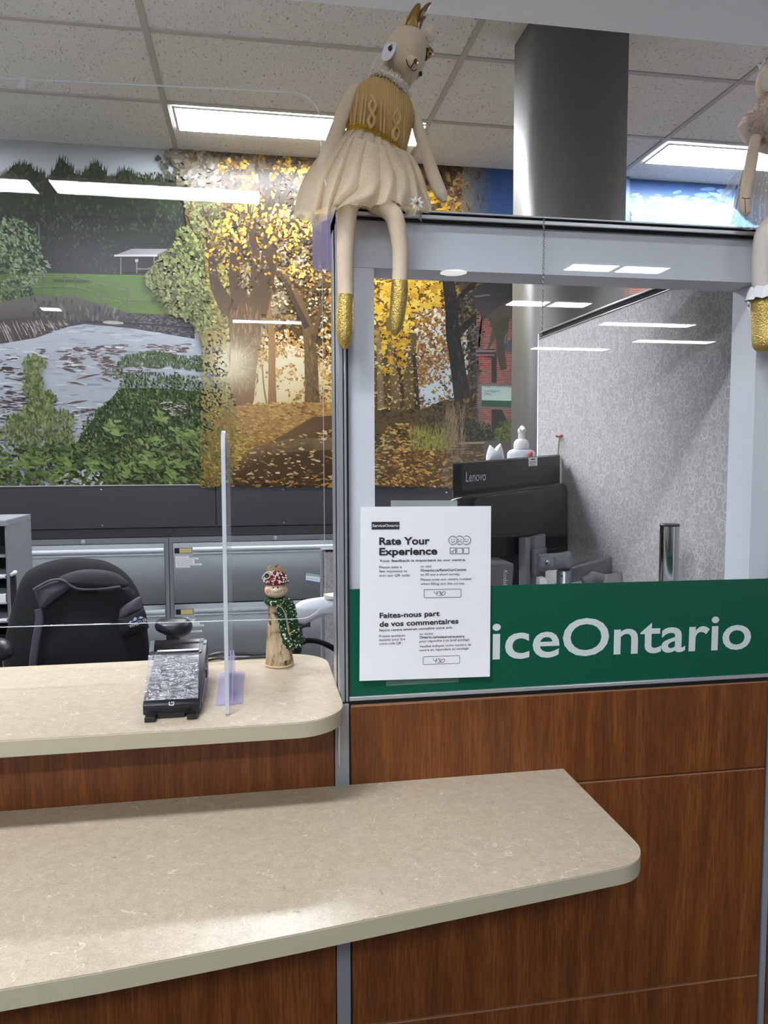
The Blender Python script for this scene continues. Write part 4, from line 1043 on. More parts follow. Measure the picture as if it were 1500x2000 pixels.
b = MB(); YT = YJ-.056; p0 = onY(254, 1227, YT); p1 = onY(286, 1214, YT); ex = (p1-p0).normalized(); ey = Vector((-ex.z, 0, ex.x))
text_to(b, 'WHISTLER', p0, ex, ey, (p1-p0).length*1.08, .0115, .01); 
for (u, h, w) in ((.18, .006, .02), (.48, .012, .026), (.78, .008, .02)):
    c = p0+ex*((p1-p0).length*u)+ey*.0155
    b.face([c-ex*w*.5, c+ex*w*.5, c+ey*h])
build('sleeve_print', b, M_LOGO, sl, label='white lettering and mountain print')
b = MB()
for (u, h, w) in ((.3, .007, .018), (.62, .008, .02)):
    c = p0+ex*((p1-p0).length*u)+ey*.0152-Vector((0, .0006, 0)); b.face([c-ex*w*.5, c+ex*w*.5, c+ey*h])
build('mountain_print', b, M_LOGOB, sl)

# ------------------------------------------------------------------ literature sorter at the left edge
YS = 1.75
xr = onY(16, 1100, YS).x; zs1 = onY(8, 1016, YS).z; zs0 = onY(8, 1262, YS).z
ls = thing('paper_sorter', 'grey paper sorter with shelves of white forms at the left edge', 'paper sorter', (xr-.13, YS+.15, zs0))
xl = xr-.26
b = MB(); b.box((xr-.008, YS, zs0), (xr, YS+.3, zs1), bev=.001); build('side_panel', b, M_CAB, ls)
b = MB(); b.box((xl, YS, zs0), (xl+.008, YS+.3, zs1), bev=.001); build('side_panel', b, M_CAB, ls)
b = MB(); b.box((xl, YS-.004, zs1-.022), (xr+.001, YS+.3, zs1), bev=.002); build('top_panel', b, M_ALU, ls)
b = MB(); b.box((xl, YS+.29, zs0), (xr, YS+.3, zs1)); build('back_panel', b, M_CAB, ls)
b = MB(); b.box((xl, YS+.02, zs0-.01), (xr, YS+.3, zs0)); build('bottom_panel', b, M_CAB, ls)
for k, yy in enumerate((1086, 1127, 1177, 1213)):
    z = onY(6, yy, YS).z
    b = MB(); b.box((xl+.008, YS-.01, z-.004), (xr-.008, YS+.29, z)); build('shelf', b, M_ALUL, ls)
    if k in (1, 2, 3):
        f = MB(); f.box((xl+.02, YS-.006, z+.0005), (xr-.012, YS+.24, z+(.006 if k != 2 else .03))); o = build('paper_stack', f, M_PAPER, None, (xr-.13, YS+.1, z)); 
        tag(o, ['', 'thin pile of white forms on the middle shelf of the sorter', 'thickest pile of white forms in the paper sorter', 'pile of forms on the lowest shelf of the sorter'][k], 'paper')
st = thing('storage_cabinet', 'tall grey storage cabinet supporting the paper sorter', 'cabinet', (xr-.13, YS+.15, 0))
b = MB(); b.box((xl-.05, YS-.0, 0), (xr+.0, YS+.3, zs0-.0105), bev=.003); build('body', b, M_CAB, st)
b = MB(); b.box((xr-.05, YS-.006, .5), (xr-.035, YS, .62), bev=.002); build('handle', b, M_ALUL, st)
# copy clip on a dark post
YH = 1.7
cp = thing('copy_holder', 'dark upright copy holder with a pale clip beside the paper sorter', 'copy holder', onY(26, 1240, YH))
pz = onY(25, 1124, YH); b = MB(); b.box((onY(20, 1150, YH).x, YH, .735), (onY(31, 1150, YH).x, YH+.012, pz.z), bev=.001); build('board', b, M_PLAST, cp)
b = MB(); pillow(b, px_curve([(19, 1121), (24, 1117), (28, 1114), (33, 1115), (33, 1120), (27, 1123), (22, 1126), (19, 1121)], YH-.004, 4)[:-1], FRONT, .01); build('clip', b, M_WHITE, cp)
b = MB(); b.box((onY(14, 1150, YH).x, YH-.04, 0), (onY(36, 1150, YH).x, YH+.045, .735), bev=.004); build('stand', b, M_PLAST, cp)

# ------------------------------------------------------------------ handheld scanner on gooseneck, cables
YQ = .44
bs = thing('barcode_scanner', 'pale grey handheld scanner with black trigger beside the post', 'scanner', onY(610, 1200, YQ))
b = MB(); pillow(b, px_curve([(574, 1184), (590, 1173), (620, 1167), (660, 1163), (690, 1162), (690, 1196), (650, 1200), (622, 1207), (606, 1214), (592, 1220), (578, 1214), (572, 1198), (574, 1184)], YQ, 6)[:-1], FRONT, .024); build('body', b, plain('scanner_shell', rgb(186, 189, 196), .35), bs)
b = MB(); pillow(b, px_curve([(632, 1160), (660, 1157), (690, 1158), (690, 1170), (640, 1172), (633, 1168), (632, 1160)], YQ-.005, 5)[:-1], FRONT, .02); build('scan_head', b, plain('scanner_head', rgb(206, 203, 197), .4), bs)
b = MB(); b.tube(px_curve([(606, 1220), (594, 1221), (586, 1226), (580, 1236), (578, 1252)], YQ, 5), .0055, 10); build('trigger', b, M_PLAST, bs)
b = MB(); pillow(b, px_curve([(574, 1210), (586, 1218), (592, 1240), (590, 1268), (583, 1290), (570, 1290), (566, 1250), (570, 1225), (574, 1210)], YQ+.008, 5)[:-1], FRONT, .014); build('grip', b, M_PLAST, bs)
b = MB(); b.box((onY(566, 1290, YQ).x, YQ-.03, .735), (onY(590, 1290, YQ).x, YQ+.05, onY(580, 1286, YQ).z), bev=.004); build('cradle', b, M_PLAST, bs)
gn = thing('flexible_hose', 'black ribbed flexible hose reaching behind the post', 'hose', onY(620, 1260, YQ))
path = px_curve([(592, 1252), (604, 1251), (622, 1253), (640, 1260), (654, 1268), (676, 1286)], YQ-.03, 8)
b = MB(); n = len(path)
pp = []; rr = []
for i in range(n-1):
    for k in range(4): pp.append(path[i].lerp(path[i+1], k/4)); rr.append(.0052 if k % 2 else .0062)
b.tube(pp, rr, 12); build('hose', b, M_PLAST, gn)
b = MB(); b.tube([path[0]+Vector((-.004, 0, 0)), path[0]+Vector((.004, 0, 0))], .0085, 14); b.tube([path[0], path[4]], .0068, 12); build('collar', b, M_PLAST, gn)
def cab(xs, Y_, r, lab):
    pts = [Vector((onY(x, 1280, Y_).x, Y_+dy, ZU+r+.0006+h)) for x, dy, h in xs]
    q = [Vector(p) for p in curve([tuple(p) for p in pts], 6)]
    b = MB(); b.tube(q, r, 8); tag(build('cable', b, M_PLAST, None, pts[2]), lab, 'cable')
cab([(396, -.012, 0), (410, 0, .002), (432, 0, .006), (456, 0, .005), (490, 0, .001), (520, 0, 0), (548, 0, 0)], .252, .0036, 'thicker black cable along the back edge of the high counter')
cab([(400, -.01, 0), (424, .0, .001), (450, 0, .0), (500, 0, 0), (540, .002, 0)], .238, .0024, 'thinner black cable in front of the thicker one on the counter')
# ------------------------------------------------------------------ monitors seen from behind
A0 = Vector((.42, .37, 0)); u = Vector((.38, .40, 0)).normalized(); nm = Vector((u.y, -u.x, 0))
def onM(x, y, off=0.0): return onP(x, y, A0+nm*off, nm)
def m_gloss(name, ribs=False):
    t = NT(name); co = t.coord()
    c = t.mix(t.noise(co, 60, 2), rgb(11, 11, 13), rgb(17, 17, 19))
    nb = None
    if ribs:
        w = t.n('ShaderNodeTexWave', i_Vector=co, i_Scale=110, wave_type='BANDS', bands_direction='X').outputs[1]
        nb = t.bump(w, .4, .0008)
    t.bsdf(c, .14, 0, nb, .07); return t.m
M_GLO = m_gloss('gloss_black_shell'); M_RIB = m_gloss('ribbed_black_shell', True)
mo = thing('monitor', 'black monitor with white maker lettering seen from behind, the taller one', 'monitor', (.6, .6, .735))
q = [onM(902, 906), onM(1094, 889), onM(1094, 1085), onM(902, 1110)]
b = MB(); b.prism(q, -nm*.022, bev=.0015); build('back_shell', b, M_GLO, mo)
q2 = [onM(889, 902, -.022), onM(1092, 886, -.022), onM(1092, 1085, -.022), onM(889, 1110, -.022)]
b = MB(); b.prism([onM(902, 903.5, -.022), onM(1093, 887.5, -.022), onM(1093, 1086, -.022), onM(902, 1111, -.022)], -nm*.012, bev=.001); build('screen_bezel', b, M_PLAST, mo)
b = MB(); p0 = onM(910, 941, .0012); p1 = onM(949, 938, .0012); ex = (p1-p0).normalized(); text_to(b, 'Lenovo', p0, ex, nm.cross(ex)*-1 if nm.cross(ex).z < 0 else nm.cross(ex), (p1-p0).length, (onM(912, 921, .0012)-onM(912, 940, .0012)).length, .01); build('lettering', b, plain('monitor_lettering', rgb(176, 178, 180), .4), mo)
b = MB(); b.prism([onM(1032, 894, .0005), onM(1049, 892.5, .0005), onM(1049, 909.5, .0005), onM(1032, 911, .0005)], nm*.0008); stk = build('sticker', b, M_PAPER, mo)
b = MB()
for (xa_, ya_, xb_, yb_) in ((1037, 896, 1045, 898.5), (1034, 902, 1046, 903), (1034, 905, 1040, 906), (1042, 904.5, 1046, 905.3), (1036, 908, 1045, 908.8)): b.prism([onM(xa_, ya_, .0015), onM(xb_, ya_-.5, .0015), onM(xb_, yb_-.5, .0015), onM(xa_, yb_, .0015)], nm*.0003)
build('sticker_print', b, M_INK, stk)
b = MB(); c_ = (onM(960, 1100)+onM(1040, 1100))/2; b.box((c_.x-.02, c_.y-.004, .735), (c_.x+.02, c_.y+.03, c_.z+.05), bev=.003); build('stand', b, M_PLAST, mo)
b = MB(); b.lathe((c_.x, c_.y+.01, .735), [(.10, 0), (.10, .006), (.09, .012), (.02, .014)], 32); build('stand_foot', b, M_PLAST, mo)
m2 = thing('monitor', 'black ribbed-back monitor with rounded corner held on a silver arm', 'monitor', (.62, .56, .9))
of = .045
o2 = curve([(897, 1000), (899, 985), (908, 973), (922, 967)], 6)+curve([(1092, 944), (1102, 944), (1108, 950), (1110, 960)], 6)+[(1110, 1092), (1108, 1100), (1090, 1104), (905, 1134), (898, 1126)]
b = MB(); b.prism([onM(x, y, of) for x, y in o2], -nm*.03, bev=.004); build('back_shell', b, M_RIB, m2)
o3 = curve([(921, 985), (924, 975), (934, 971)], 5)+curve([(1086, 951), (1094, 951), (1098, 958)], 5)+[(1098, 1070), (926, 1096)]
b = MB(); b.prism([onM(x, y, of) for x, y in o3], nm*.006, bev=.003); build('rear_cover', b, M_GLO, m2)
# arm
M_ARM = plain('silver_arm_paint', rgb(152, 155, 160), .3, .55, var=.03)
ar = thing('support_arm', 'silver monitor arm with mounting plate behind the glass', 'monitor arm', (.7, .5, .735))
ofp = of+.012
for pts_, dep in (([(1013, 1050), (1021, 1049), (1021, 1150), (1013, 1150)], .018), ([(1021, 1049), (1034, 1048), (1034, 1150), (1021, 1150)], .006), ([(1034, 1048), (1055, 1042), (1055, 1150), (1034, 1150)], .014)):
    b = MB(); b.prism([onM(x, y, ofp) for x, y in pts_], nm*dep, bev=.0012); build('mounting_plate', b, M_ARM, ar)
for (x, y, r) in ((1027, 1086, .003), (1027, 1110, .003), (1027, 1119, .0062)):
    b = MB(); b.lathe(onM(x, y, ofp+.0062), [(r, 0), (r, .0008)], 14, ax=nm); build('bolt_hole', b, M_GAP, ar)
b = MB(); b.prism([onM(1038, 1074, ofp+.014), onM(1062, 1069, ofp+.014), onM(1062, 1116, ofp+.014), onM(1038, 1122, ofp+.014)], nm*.008, bev=.0015); build('swivel_plate', b, M_ARM, ar)
Yk = onM(1062, 1098, ofp+.03).y
def ky(x, y, dy=0): return onY(x, y, Yk+dy)
b = MB(); pillow(b, [ky(x, y) for x, y in curve([(1048, 1083), (1066, 1081), (1080, 1086), (1084, 1098), (1080, 1110), (1066, 1115), (1048, 1113), (1048, 1083)], 6)[:-1]], FRONT, .014); kn = build('knuckle', b, M_ARM, ar)
b = MB(); b.lathe(ky(1068, 1098, -.013), [(.0055, -.002), (.0055, .003), (.003, .004)], 14, ax=FRONT); build('bolt', b, M_CHROME, kn)
b = MB(); pillow(b, [ky(x, y, .012) for x, y in curve([(1064, 1081), (1090, 1079), (1112, 1077), (1117, 1094), (1116, 1110), (1096, 1112), (1070, 1113), (1064, 1098), (1064, 1081)], 6)[:-1]], FRONT, .02); build('elbow', b, M_ARM, ar)
c_ = ky(1102, 1114, .014); z_ = ky(1102, 1150, .014).z
b = MB(); b.lathe((c_.x, c_.y, .735), [(.018, 0), (.018, c_.z-.735-.003), (.016, c_.z-.735)], 24); build('pivot_post', b, M_ARM, ar)
b = MB(); b.lathe(ky(1097, 1125, -.0045), [(.0022, 0), (.0022, .0008)], 12, ax=FRONT); build('bolt_hole', b, M_GAP, ar)
b = MB(); b.prism([ky(1112, 1109, .008), ky(1200, 1085, .06), ky(1208, 1087, .06), ky(1211, 1100, .06), ky(1210, 1116, .06), ky(1180, 1121, .06), ky(1112, 1140, .008)], (0, .03, 0), bev=.004); build('arm_beam', b, M_ARM, ar)
b = MB(); b.tube([ky(1140, 1138, -.01), ky(1160, 1126, -.01), ky(1176, 1130, -.01)], [.014, .014, .012], 14); build('cable_grip', b, plain('grey_hose', rgb(120, 122, 126), .4), ar)
b = MB(); b.prism([ky(1178, 1122, 0), ky(1215, 1119, 0), ky(1216, 1150, 0), ky(1178, 1150, 0)], (0, .03, 0), bev=.002); build('clamp', b, M_CHROME, ar)
# document scanner with vertical lettering
YK = .22
ks = thing('document_scanner', 'grey document scanner with vertical white lettering beside the silver plate', 'scanner', onY(970, 1200, YK))
b = MB(); b.prism([onY(x, y, YK) for x, y in curve([(930, 1104), (960, 1101), (998, 1100), (1004, 1104), (1004, 1112)], 4)]+[onY(1001, 1150, YK), Vector((onY(1001, 1150, YK).x, YK, .735)), Vector((onY(930, 1150, YK).x, YK, .735))], (0, .09, 0), bev=.003); build('body', b, plain('scanner_grey', rgb(84, 84, 84), .5), ks)
b = MB(); p0 = onY(984, 1114, YK-.0008); p1 = onY(983, 1144, YK-.0008); ex = (p1-p0).normalized(); ey = Vector((-ex.z, 0, ex.x)); ey = ey if ey.x > 0 else -ey
text_to(b, 'Kodak', p0, ex, ey, (p1-p0).length*1.1, (onY(984, 1114, YK)-onY(991.5, 1114, YK)).length); build('lettering', b, plain('scanner_lettering', rgb(190, 190, 188), .5), ks)
# small folded papers by the arm
b = MB(); b.prism([onY(x, y, .42) for x, y in ((1054, 1130), (1065, 1128), (1069, 1139), (1069, 1160), (1054, 1160))], (0, .02, 0)); o = build('paper_slip', b, M_PAPER, None, onY(1060, 1160, .42)); tag(o, 'small white paper slips standing below the monitor arm knuckle', 'paper')
pd = thing('slip_box', 'small dark box holding the paper slips on the desk', 'box', (onY(1060, 1160, .42).x, .43, .735))
b = MB(); zz = onY(1060, 1160, .42).z; b.box((onY(1048, 1160, .42).x, .40, .735), (onY(1075, 1160, .42).x, .46, zz), bev=.002); build('box', b, M_PLAST, pd)
# chrome tube
YG = .20; cx = onY(1307, 1080, YG); zt3 = onY(1307, 1023, YG).z; rad = (onY(1324, 1080, YG)-onY(1290, 1080, YG)).length/2
ct = thing('chrome_post', 'short chrome tube standing before the ring-patterned partition', 'post', (cx.x, YG, .735))
b = MB(); b.lathe((cx.x, YG, .735), [(rad+.012, 0), (rad+.012, .006), (rad, .008), (rad, zt3-.735-.004)], 36); build('tube', b, M_CHROME, ct)
b = MB(); b.lathe((cx.x, YG, zt3-.0045), [(rad*1.01, 0), (rad*1.01, .003), (rad*.93, .0045)], 36); build('cap', b, M_PLAST, ct)
# storage behind the monitors, tissue box, sanitizer
hu = thing('storage_cabinet', 'narrow cabinet behind the monitors, holding tissues and soap bottle', 'cabinet', (.78, 1.29, 0))
b = MB(); b.box((.70, 1.12, .0), (.925, 1.46, 1.30), bev=.003); build('body', b, M_CAB, hu)
b = MB(); b.box((.72, 1.114, .9), (.735, 1.12, 1.1), bev=.002); build('handle', b, M_ALUL, hu)
YT_ = 1.2
tb_ = thing('tissue_box', 'tissue box with white tissue peaks rising above the monitor', 'tissue box', (onY(968, 900, YT_).x, YT_, 1.30))
x0_, x1_ = onY(952, 900, YT_).x, onY(986, 900, YT_).x
b = MB(); b.box((x0_-.0, YT_-.06, 1.30), (x1_+.005, YT_+.06, 1.385), bev=.003); build('carton', b, plain('tissue_carton', rgb(70, 84, 120), .5), tb_)
b = MB()
tis = [(949.5, 890), (952, 880), (956, 869), (960, 874), (964, 880), (970, 872), (977, 866), (981, 876), (984, 890), (985, 902), (949, 902)]
pillow(b, [onY(x, y, YT_) for x, y in tis], FRONT, .02); build('tissue', b, plain('tissue_paper', rgb(240, 240, 240), .8), tb_)
YO = 1.30; sb = onY(1018, 893, YO); k_ = (sb-CAM).length/F_PX
s_ = lambda y: onY(1018, y, YO).z-1.30
sz = thing('soap_bottle', 'white foam soap pump bottle with red label above the monitor', 'bottle', (sb.x, YO, 1.30))
ppx = onY(1019, 880, YO).x-onY(1018, 880, YO).x
b = MB(); b.lathe((sb.x, YO, 1.30), [(.03, 0), (27*ppx, .006), (27*ppx, s_(887)), (26*ppx, s_(883)), (22*ppx, s_(879)), (14*ppx, s_(876.5))], 40, sy=.7); build('bottle', b, plain('bottle_white', rgb(222, 226, 238), .25), sz)
b = MB(); b.lathe((sb.x, YO, 1.30), [(14.5*ppx, s_(877)), (14.5*ppx, s_(868)), (13*ppx, s_(862)), (9*ppx, s_(858)), (6.2*ppx, s_(857)), (6.0*ppx, s_(846)), (7.2*ppx, s_(845)), (7.4*ppx, s_(840)), (5*ppx, s_(836))], 32); build('pump', b, M_WHITE, sz)
b = MB(); b.tube([onY(1018, 839, YO), onY(1020, 836, YO-.02), onY(1024, 841, YO-.045)], [.008, .009, .006], 12); build('nozzle', b, M_WHITE, sz)
b = MB(); cc = onY(1035, 887, YO-.035); pillow(b, [cc+Vector((a*ppx, 0, -h*ppx)) for a, h in ((-6, 6), (-4, 0), (1, -4), (5, -5), (5, 6))], FRONT, .006); build('label', b, plain('red_label', rgb(224, 62, 66), .5), sz)
# thin stick on the partition
def onFab(x, y, off=.004): return onP(x, y, fa+nn*off, nn)
pk = thing('wooden_stick', 'thin pale stick with red top against the fabric partition', 'stick', onFab(1091, 880))
b = MB(); b.tube([onFab(1093, 853, .006), onFab(1091, 872, .006), onFab(1089, 898, .006)], [.0022, .0028, .002], 8); build('stick', b, plain('pale_wood', rgb(196, 178, 132), .6), pk)
b = MB(); b.tube([onFab(1087.5, 851.5, .006), onFab(1090, 852.3, .006), onFab(1094, 852, .006), onFab(1097, 851.5, .006)], [.004, .003, .003, .004], 10); build('cap', b, plain('red_cap', rgb(170, 52, 44), .5), pk)
# hanging chain behind the pane
ch = MB(); YX = -.0036; prev = None
top_ = onY(1063, 426, YX); bot_ = onY(1058, 655, YX); N = 44
for i in range(N):
    c = top_.lerp(bot_, i/(N-1)); a = i % 2
    ring = [c+Vector((math.cos(t)*.0016*(1 if a else .2), math.sin(t)*0+math.cos(t)*.0016*(0 if a else 1), math.sin(t)*.0034)) for t in [2*PI*k/10 for k in range(10)]]
    ring.append(ring[0]); ch.tube(ring, .00045, 5, cap=False)
o = build('chain', ch, m_steel('chain_metal', rgb(150, 150, 150), .3), None, top_); tag(o, 'thin metal chain hanging down the glass from the top rail, near the column', 'chain')
# ------------------------------------------------------------------ survey notice taped on the glass
YN = -.0006
def nq(x, y, Y=YN): return onY(690+x/5.172, 970+y/5.172, Y)     # coordinates of the enlarged view of the sheet
no = thing('survey_notice', 'white bilingual rating survey sheet taped to the glass over the green sign', 'notice', onY(830, 1328, YN))
cor = [(72, 103), (1392, 95), (1380, 1818), (62, 1862)]
rows = []
for j in range(13):
    row = []
    for i in range(13):
        u_, v_ = i/12, j/12
        x = (cor[0][0]*(1-u_)+cor[1][0]*u_)*(1-v_)+(cor[3][0]*(1-u_)+cor[2][0]*u_)*v_
        y = (cor[0][1]*(1-u_)+cor[1][1]*u_)*(1-v_)+(cor[3][1]*(1-u_)+cor[2][1]*u_)*v_
        lift = .0035*max(0, v_-.82)/.18*(abs(u_-.5)*1.6) if v_ > .82 else 0
        row.append(nq(x, y, YN-lift))
    rows.append(row)
b = MB(); b.grid(rows)
sheet = build('sheet', b, M_PAPER, no, recalc=False)
M_TAPE = veil('clear_tape', rgb(196, 204, 202), .42, .3)
b = MB(); b.prism([nq(378, 38, .0028), nq(1050, 38, .0028), nq(1050, 160, .0028), nq(378, 160, .0028)], (0, -.0004, 0)); build('tape', b, M_TAPE, no, label='clear tape at the top of the sheet')
b = MB(); b.prism([nq(330, 1780, .0022), nq(1065, 1760, .0022), nq(1065, 1872, .0022), nq(330, 1914, .0022)], (0, -.0004, 0)); build('tape', b, veil('clear_tape_low', rgb(150, 180, 168), .25, .3), no, label='clear tape at the foot of the sheet')
YP = YN-.0008
def line_(mb, txt, x0, y0, x1, y1, bold=0.0, cap=None, res=3):
    p0, p1 = nq(x0, y0, YP), nq(x1, y1, YP); e = (p1-p0).normalized(); ey = Vector((-e.z, 0, e.x))
    h = (nq(x0, y0, YP)-nq(x0, y0-cap, YP)).length if cap else None
    text_to(mb, txt, p0, e, ey, (p1-p0).length, h, bold, res=res)
b = MB(); b.face([nq(185, 255, YP), nq(466, 254, YP), nq(465, 328, YP), nq(185, 331, YP)]); lg = build('logo_box', b, M_INK, no)
b = MB(); YP -= .0004; line_(b, 'ServiceOntario', 194, 306, 458, 304, .012, 27); build('logo_lettering', b, M_PAPER, lg); YP += .0004
b = MB()
for a in (('Rate Your', 262, 485, 772, 479, .03, 72), ('Experience', 262, 590, 848, 582, .03, 72)): line_(b, a[0], *a[1:5], a[5], a[6], 5)
build('english_heading', b, M_INK, no)
b = MB()
for a in (('Faites-nous part', 265, 1226, 872, 1204, .026, 52), ('de vos commentaires', 265, 1314, 1062, 1280, .026, 52)): line_(b, a[0], *a[1:5], a[5], a[6], 5)
build('french_heading', b, M_INK, no)
b = MB()
for a in (('Your feedback is important to our centre.', 262, 660, 1138, 648, .014), ('Please take a', 262, 724, 490, 721, .004), ('few moments to', 262, 765, 545, 762, .004), ('scan our QR code:', 262, 807, 575, 804, .004),
          ('or visit', 680, 716, 790, 714, .004), ('Ontario.ca/RateOurCentre', 680, 756, 1140, 748, .02), ('to fill out a short survey.', 680, 799, 1080, 792, .004), ('Please note our centre number', 680, 849, 1200, 840, .004), ('when filling out the survey.', 680, 892, 1128, 886, .004),
          ):
    line_(b, a[0], *a[1:5], a[5], 24)
build('english_text', b, M_INK, no)
b = MB()
for a in (('Notre centre aimerait connaître votre avis.', 262, 1362, 1005, 1331, .014), ('Prenez quelques', 262, 1421, 524, 1412, .004), ('instants pour lire', 262, 1459, 524, 1450, .004), ('notre code QR :', 262, 1497, 500, 1489, .004), ('ou visitez', 668, 1398, 808, 1393, .004), ('Ontario.ca/noteznotrecentre', 668, 1433, 1122, 1421, .02), ('pour répondre à un bref sondage.', 668, 1474, 1180, 1453, .004),
          ('Veuillez indiquer notre numéro de', 668, 1524, 1190, 1505, .004), ('centre en répondant au sondage.', 668, 1563, 1172, 1542, .004)):
    line_(b, a[0], *a[1:5], a[5], 24)
build('french_text', b, M_INK, no)
def stroke(mb, pts, w, Y=None):
    """flat pen stroke of width w (sheet units) on the sheet"""
    Y = YP if Y is None else Y; n = len(pts); L = []; Rr = []
    for i in range(n):
        a = pts[max(i-1, 0)]; c = pts[min(i+1, n-1)]; dx, dy = c[0]-a[0], c[1]-a[1]; l = math.hypot(dx, dy) or 1
        L.append(nq(pts[i][0]-dy/l*w/2, pts[i][1]+dx/l*w/2, Y)); Rr.append(nq(pts[i][0]+dy/l*w/2, pts[i][1]-dx/l*w/2, Y))
    mb.grid([L, Rr])
def arc_(cx, cy, r, a0, a1, n=24, ry=None): return [(cx+r*math.cos(a0+(a1-a0)*k/n), cy+(ry or r)*math.sin(a0+(a1-a0)*k/n)) for k in range(n+1)]
b = MB()
stroke(b, arc_(1007, 441, 43, 0, 2*PI, 36), 5)
stroke(b, arc_(1075, 440, 43, -PI*.70, PI*.70, 30), 5); stroke(b, arc_(1143, 440, 43, -PI*.70, PI*.70, 30), 5)
for cx, m in ((1007, 0), (1075, 1), (1143, 2)):
    for dx in (-14, 14): stroke(b, arc_(cx+dx, 432, 2.5, 0, 2*PI, 8), 5)
    if m == 0: stroke(b, arc_(cx, 444, 18, .15, PI-.15, 14), 5)
    elif m == 1: stroke(b, arc_(cx, 466, 18, PI+.2, 2*PI-.2, 14), 5)
    else: stroke(b, [(cx-18, 452), (cx+18, 452)], 5)
for x0_ in (978, 1046, 1113):
    for a, c in (((x0_, 518), (x0_+55, 517)), ((x0_+55, 515), (x0_+55, 576)), ((x0_+55, 575), (x0_, 577)), ((x0_, 578), (x0_, 516))): stroke(b, [a, c], 5)
stroke(b, [(990, 548), (1001, 562), (1022, 532)], 6)
build('rating_icons', b, M_INK, no)
def numbox(x0_, y0_, x1_, y1_, sk, tx, ty):
    r = 12; pts = []
    for cx, cy, a in ((x1_-r, y0_+r-sk, -PI/2), (x1_-r, y1_-r-sk, 0), (x0_+r, y1_-r, PI/2), (x0_+r, y0_+r, PI)): pts += arc_(cx, cy, r, a, a+PI/2, 6)
    pts.append(pts[0]); b = MB(); stroke(b, pts, 4.5); o = build('number_box', b, M_INK, no)
    b = MB()
    stroke(b, [(tx, ty), (tx+8, ty+22), (tx+40, ty+18)], 5); stroke(b, [(tx+34, ty-2), (tx+28, ty+44)], 5)
    stroke(b, curve([(tx+46, ty+6), (tx+64, ty+2), (tx+72, ty+10), (tx+60, ty+20), (tx+74, ty+28), (tx+66, ty+40), (tx+44, ty+42)], 5), 5)
    stroke(b, curve([(tx+92, ty+8), (tx+80, ty+24), (tx+86, ty+40), (tx+106, ty+34), (tx+118, ty+16), (tx+110, ty+4), (tx+90, ty+8)], 5), 5)
    build('handwritten_number', b, M_INK, o)
numbox(715, 938, 1088, 1020, 4, 814, 956); numbox(705, 1618, 1075, 1696, 12, 806, 1636)

# ------------------------------------------------------------------ clear screens
M_ACR = glassy('clear_acrylic', 1.49, boost=.28)
M_AEDGE = plain('acrylic_edge', rgb(226, 232, 238), .25, var=.01)
def m_edge():  # white edge colour stands in for light reflected inside the clear sheet
    t = NT('acrylic_edge_glow'); co = t.coord()
    b = t.n('ShaderNodeBsdfPrincipled', i_Base_Color=rgb(206, 214, 222), i_Roughness=.25)
    tl = t.n('ShaderNodeBsdfTranslucent', i_Color=rgb(235, 240, 246))
    m = t.n('ShaderNodeMixShader', i_0=.4, i_1=b.outputs[0], i_2=tl.outputs[0]); t.t.links.new(m.outputs[0], t.out.inputs[0]); return t.m
M_AEDGE = m_edge()
M_PURP = veil('violet_clear_plastic', rgb(216, 210, 248), .42, .15)
YG_ = .150
gd = thing('sneeze_guard', 'large clear acrylic guard with rounded corners above the high counter', 'screen', onY(300, 1218, YG_))
tl, tr, br = onY(0, 150, YG_), onY(634, 181, YG_), onY(634, 1208, YG_)
bl = onY(0, 1226, YG_)
xrt, xrb = onY(631, 600, YG_).x, onY(635, 1100, YG_).x
sl_t, sl_b = (tr.z-tl.z)/(tr.x-tl.x), (br.z-bl.z)/(br.x-bl.x)
loop = rounded([V2((-1.5, bl.z+sl_b*(-1.5-bl.x))), V2((xrb, br.z)), V2((xrt-.001, tr.z)), V2((-1.5, tl.z+sl_t*(-1.5-tl.x)))], [0, .045, .045, 0], 10)
b = MB(); b.prism([(p.x, YG_, p.y) for p in loop], (0, .006, 0), 0, 1, bev=.0013); build('sheet', b, [M_ACR, M_AEDGE], gd)
b = MB()
xa, xb = onY(611, 500, YG_).x, onY(655, 500, YG_).x; z0_, z1_ = onY(640, 526, YG_).z, onY(640, 420, YG_).z
w_ = xb-xa
prof = [(0, -.003), (.30, -.003), (.36, -.009), (.42, -.009), (.46, -.003), (.80, -.003), (.86, -.012), (1, -.012), (1, -.0005), (0, -.0005)]
b.prism([(xa+w_*u_, YG_+y, z0_) for u_, y in prof], (0, 0, z1_-z0_)); build('bracket', b, M_PURP, gd, label='violet tinted plastic clamp fixing the guard to the post')
b = MB(); b.prism([(xa+w_*u_, YG_+.006+y, z0_) for u_, y in ((0, 0), (1, 0), (1, .004), (0, .004))], (0, 0, z1_-z0_)); build('bracket_back', b, M_PURP, gd)
b = MB(); b.box((.131, .1006, z0_+.004), (.1415, YG_-.003, z1_-.004), bev=.001); build('mount', b, M_PURP, gd)
tp = thing('tape_scrap', 'scrap of frosted tape on the top edge of the acrylic guard', 'tape', onY(43, 172, YG_))
b = MB(); b.prism([onY(x, y, YG_-.0004) for x, y in ((38, 149), (50, 151), (50, 172), (33, 171), (38, 162))], (0, -.0006, 0)); build('scrap', b, veil('frosted_tape', rgb(214, 216, 224), .75), tp)
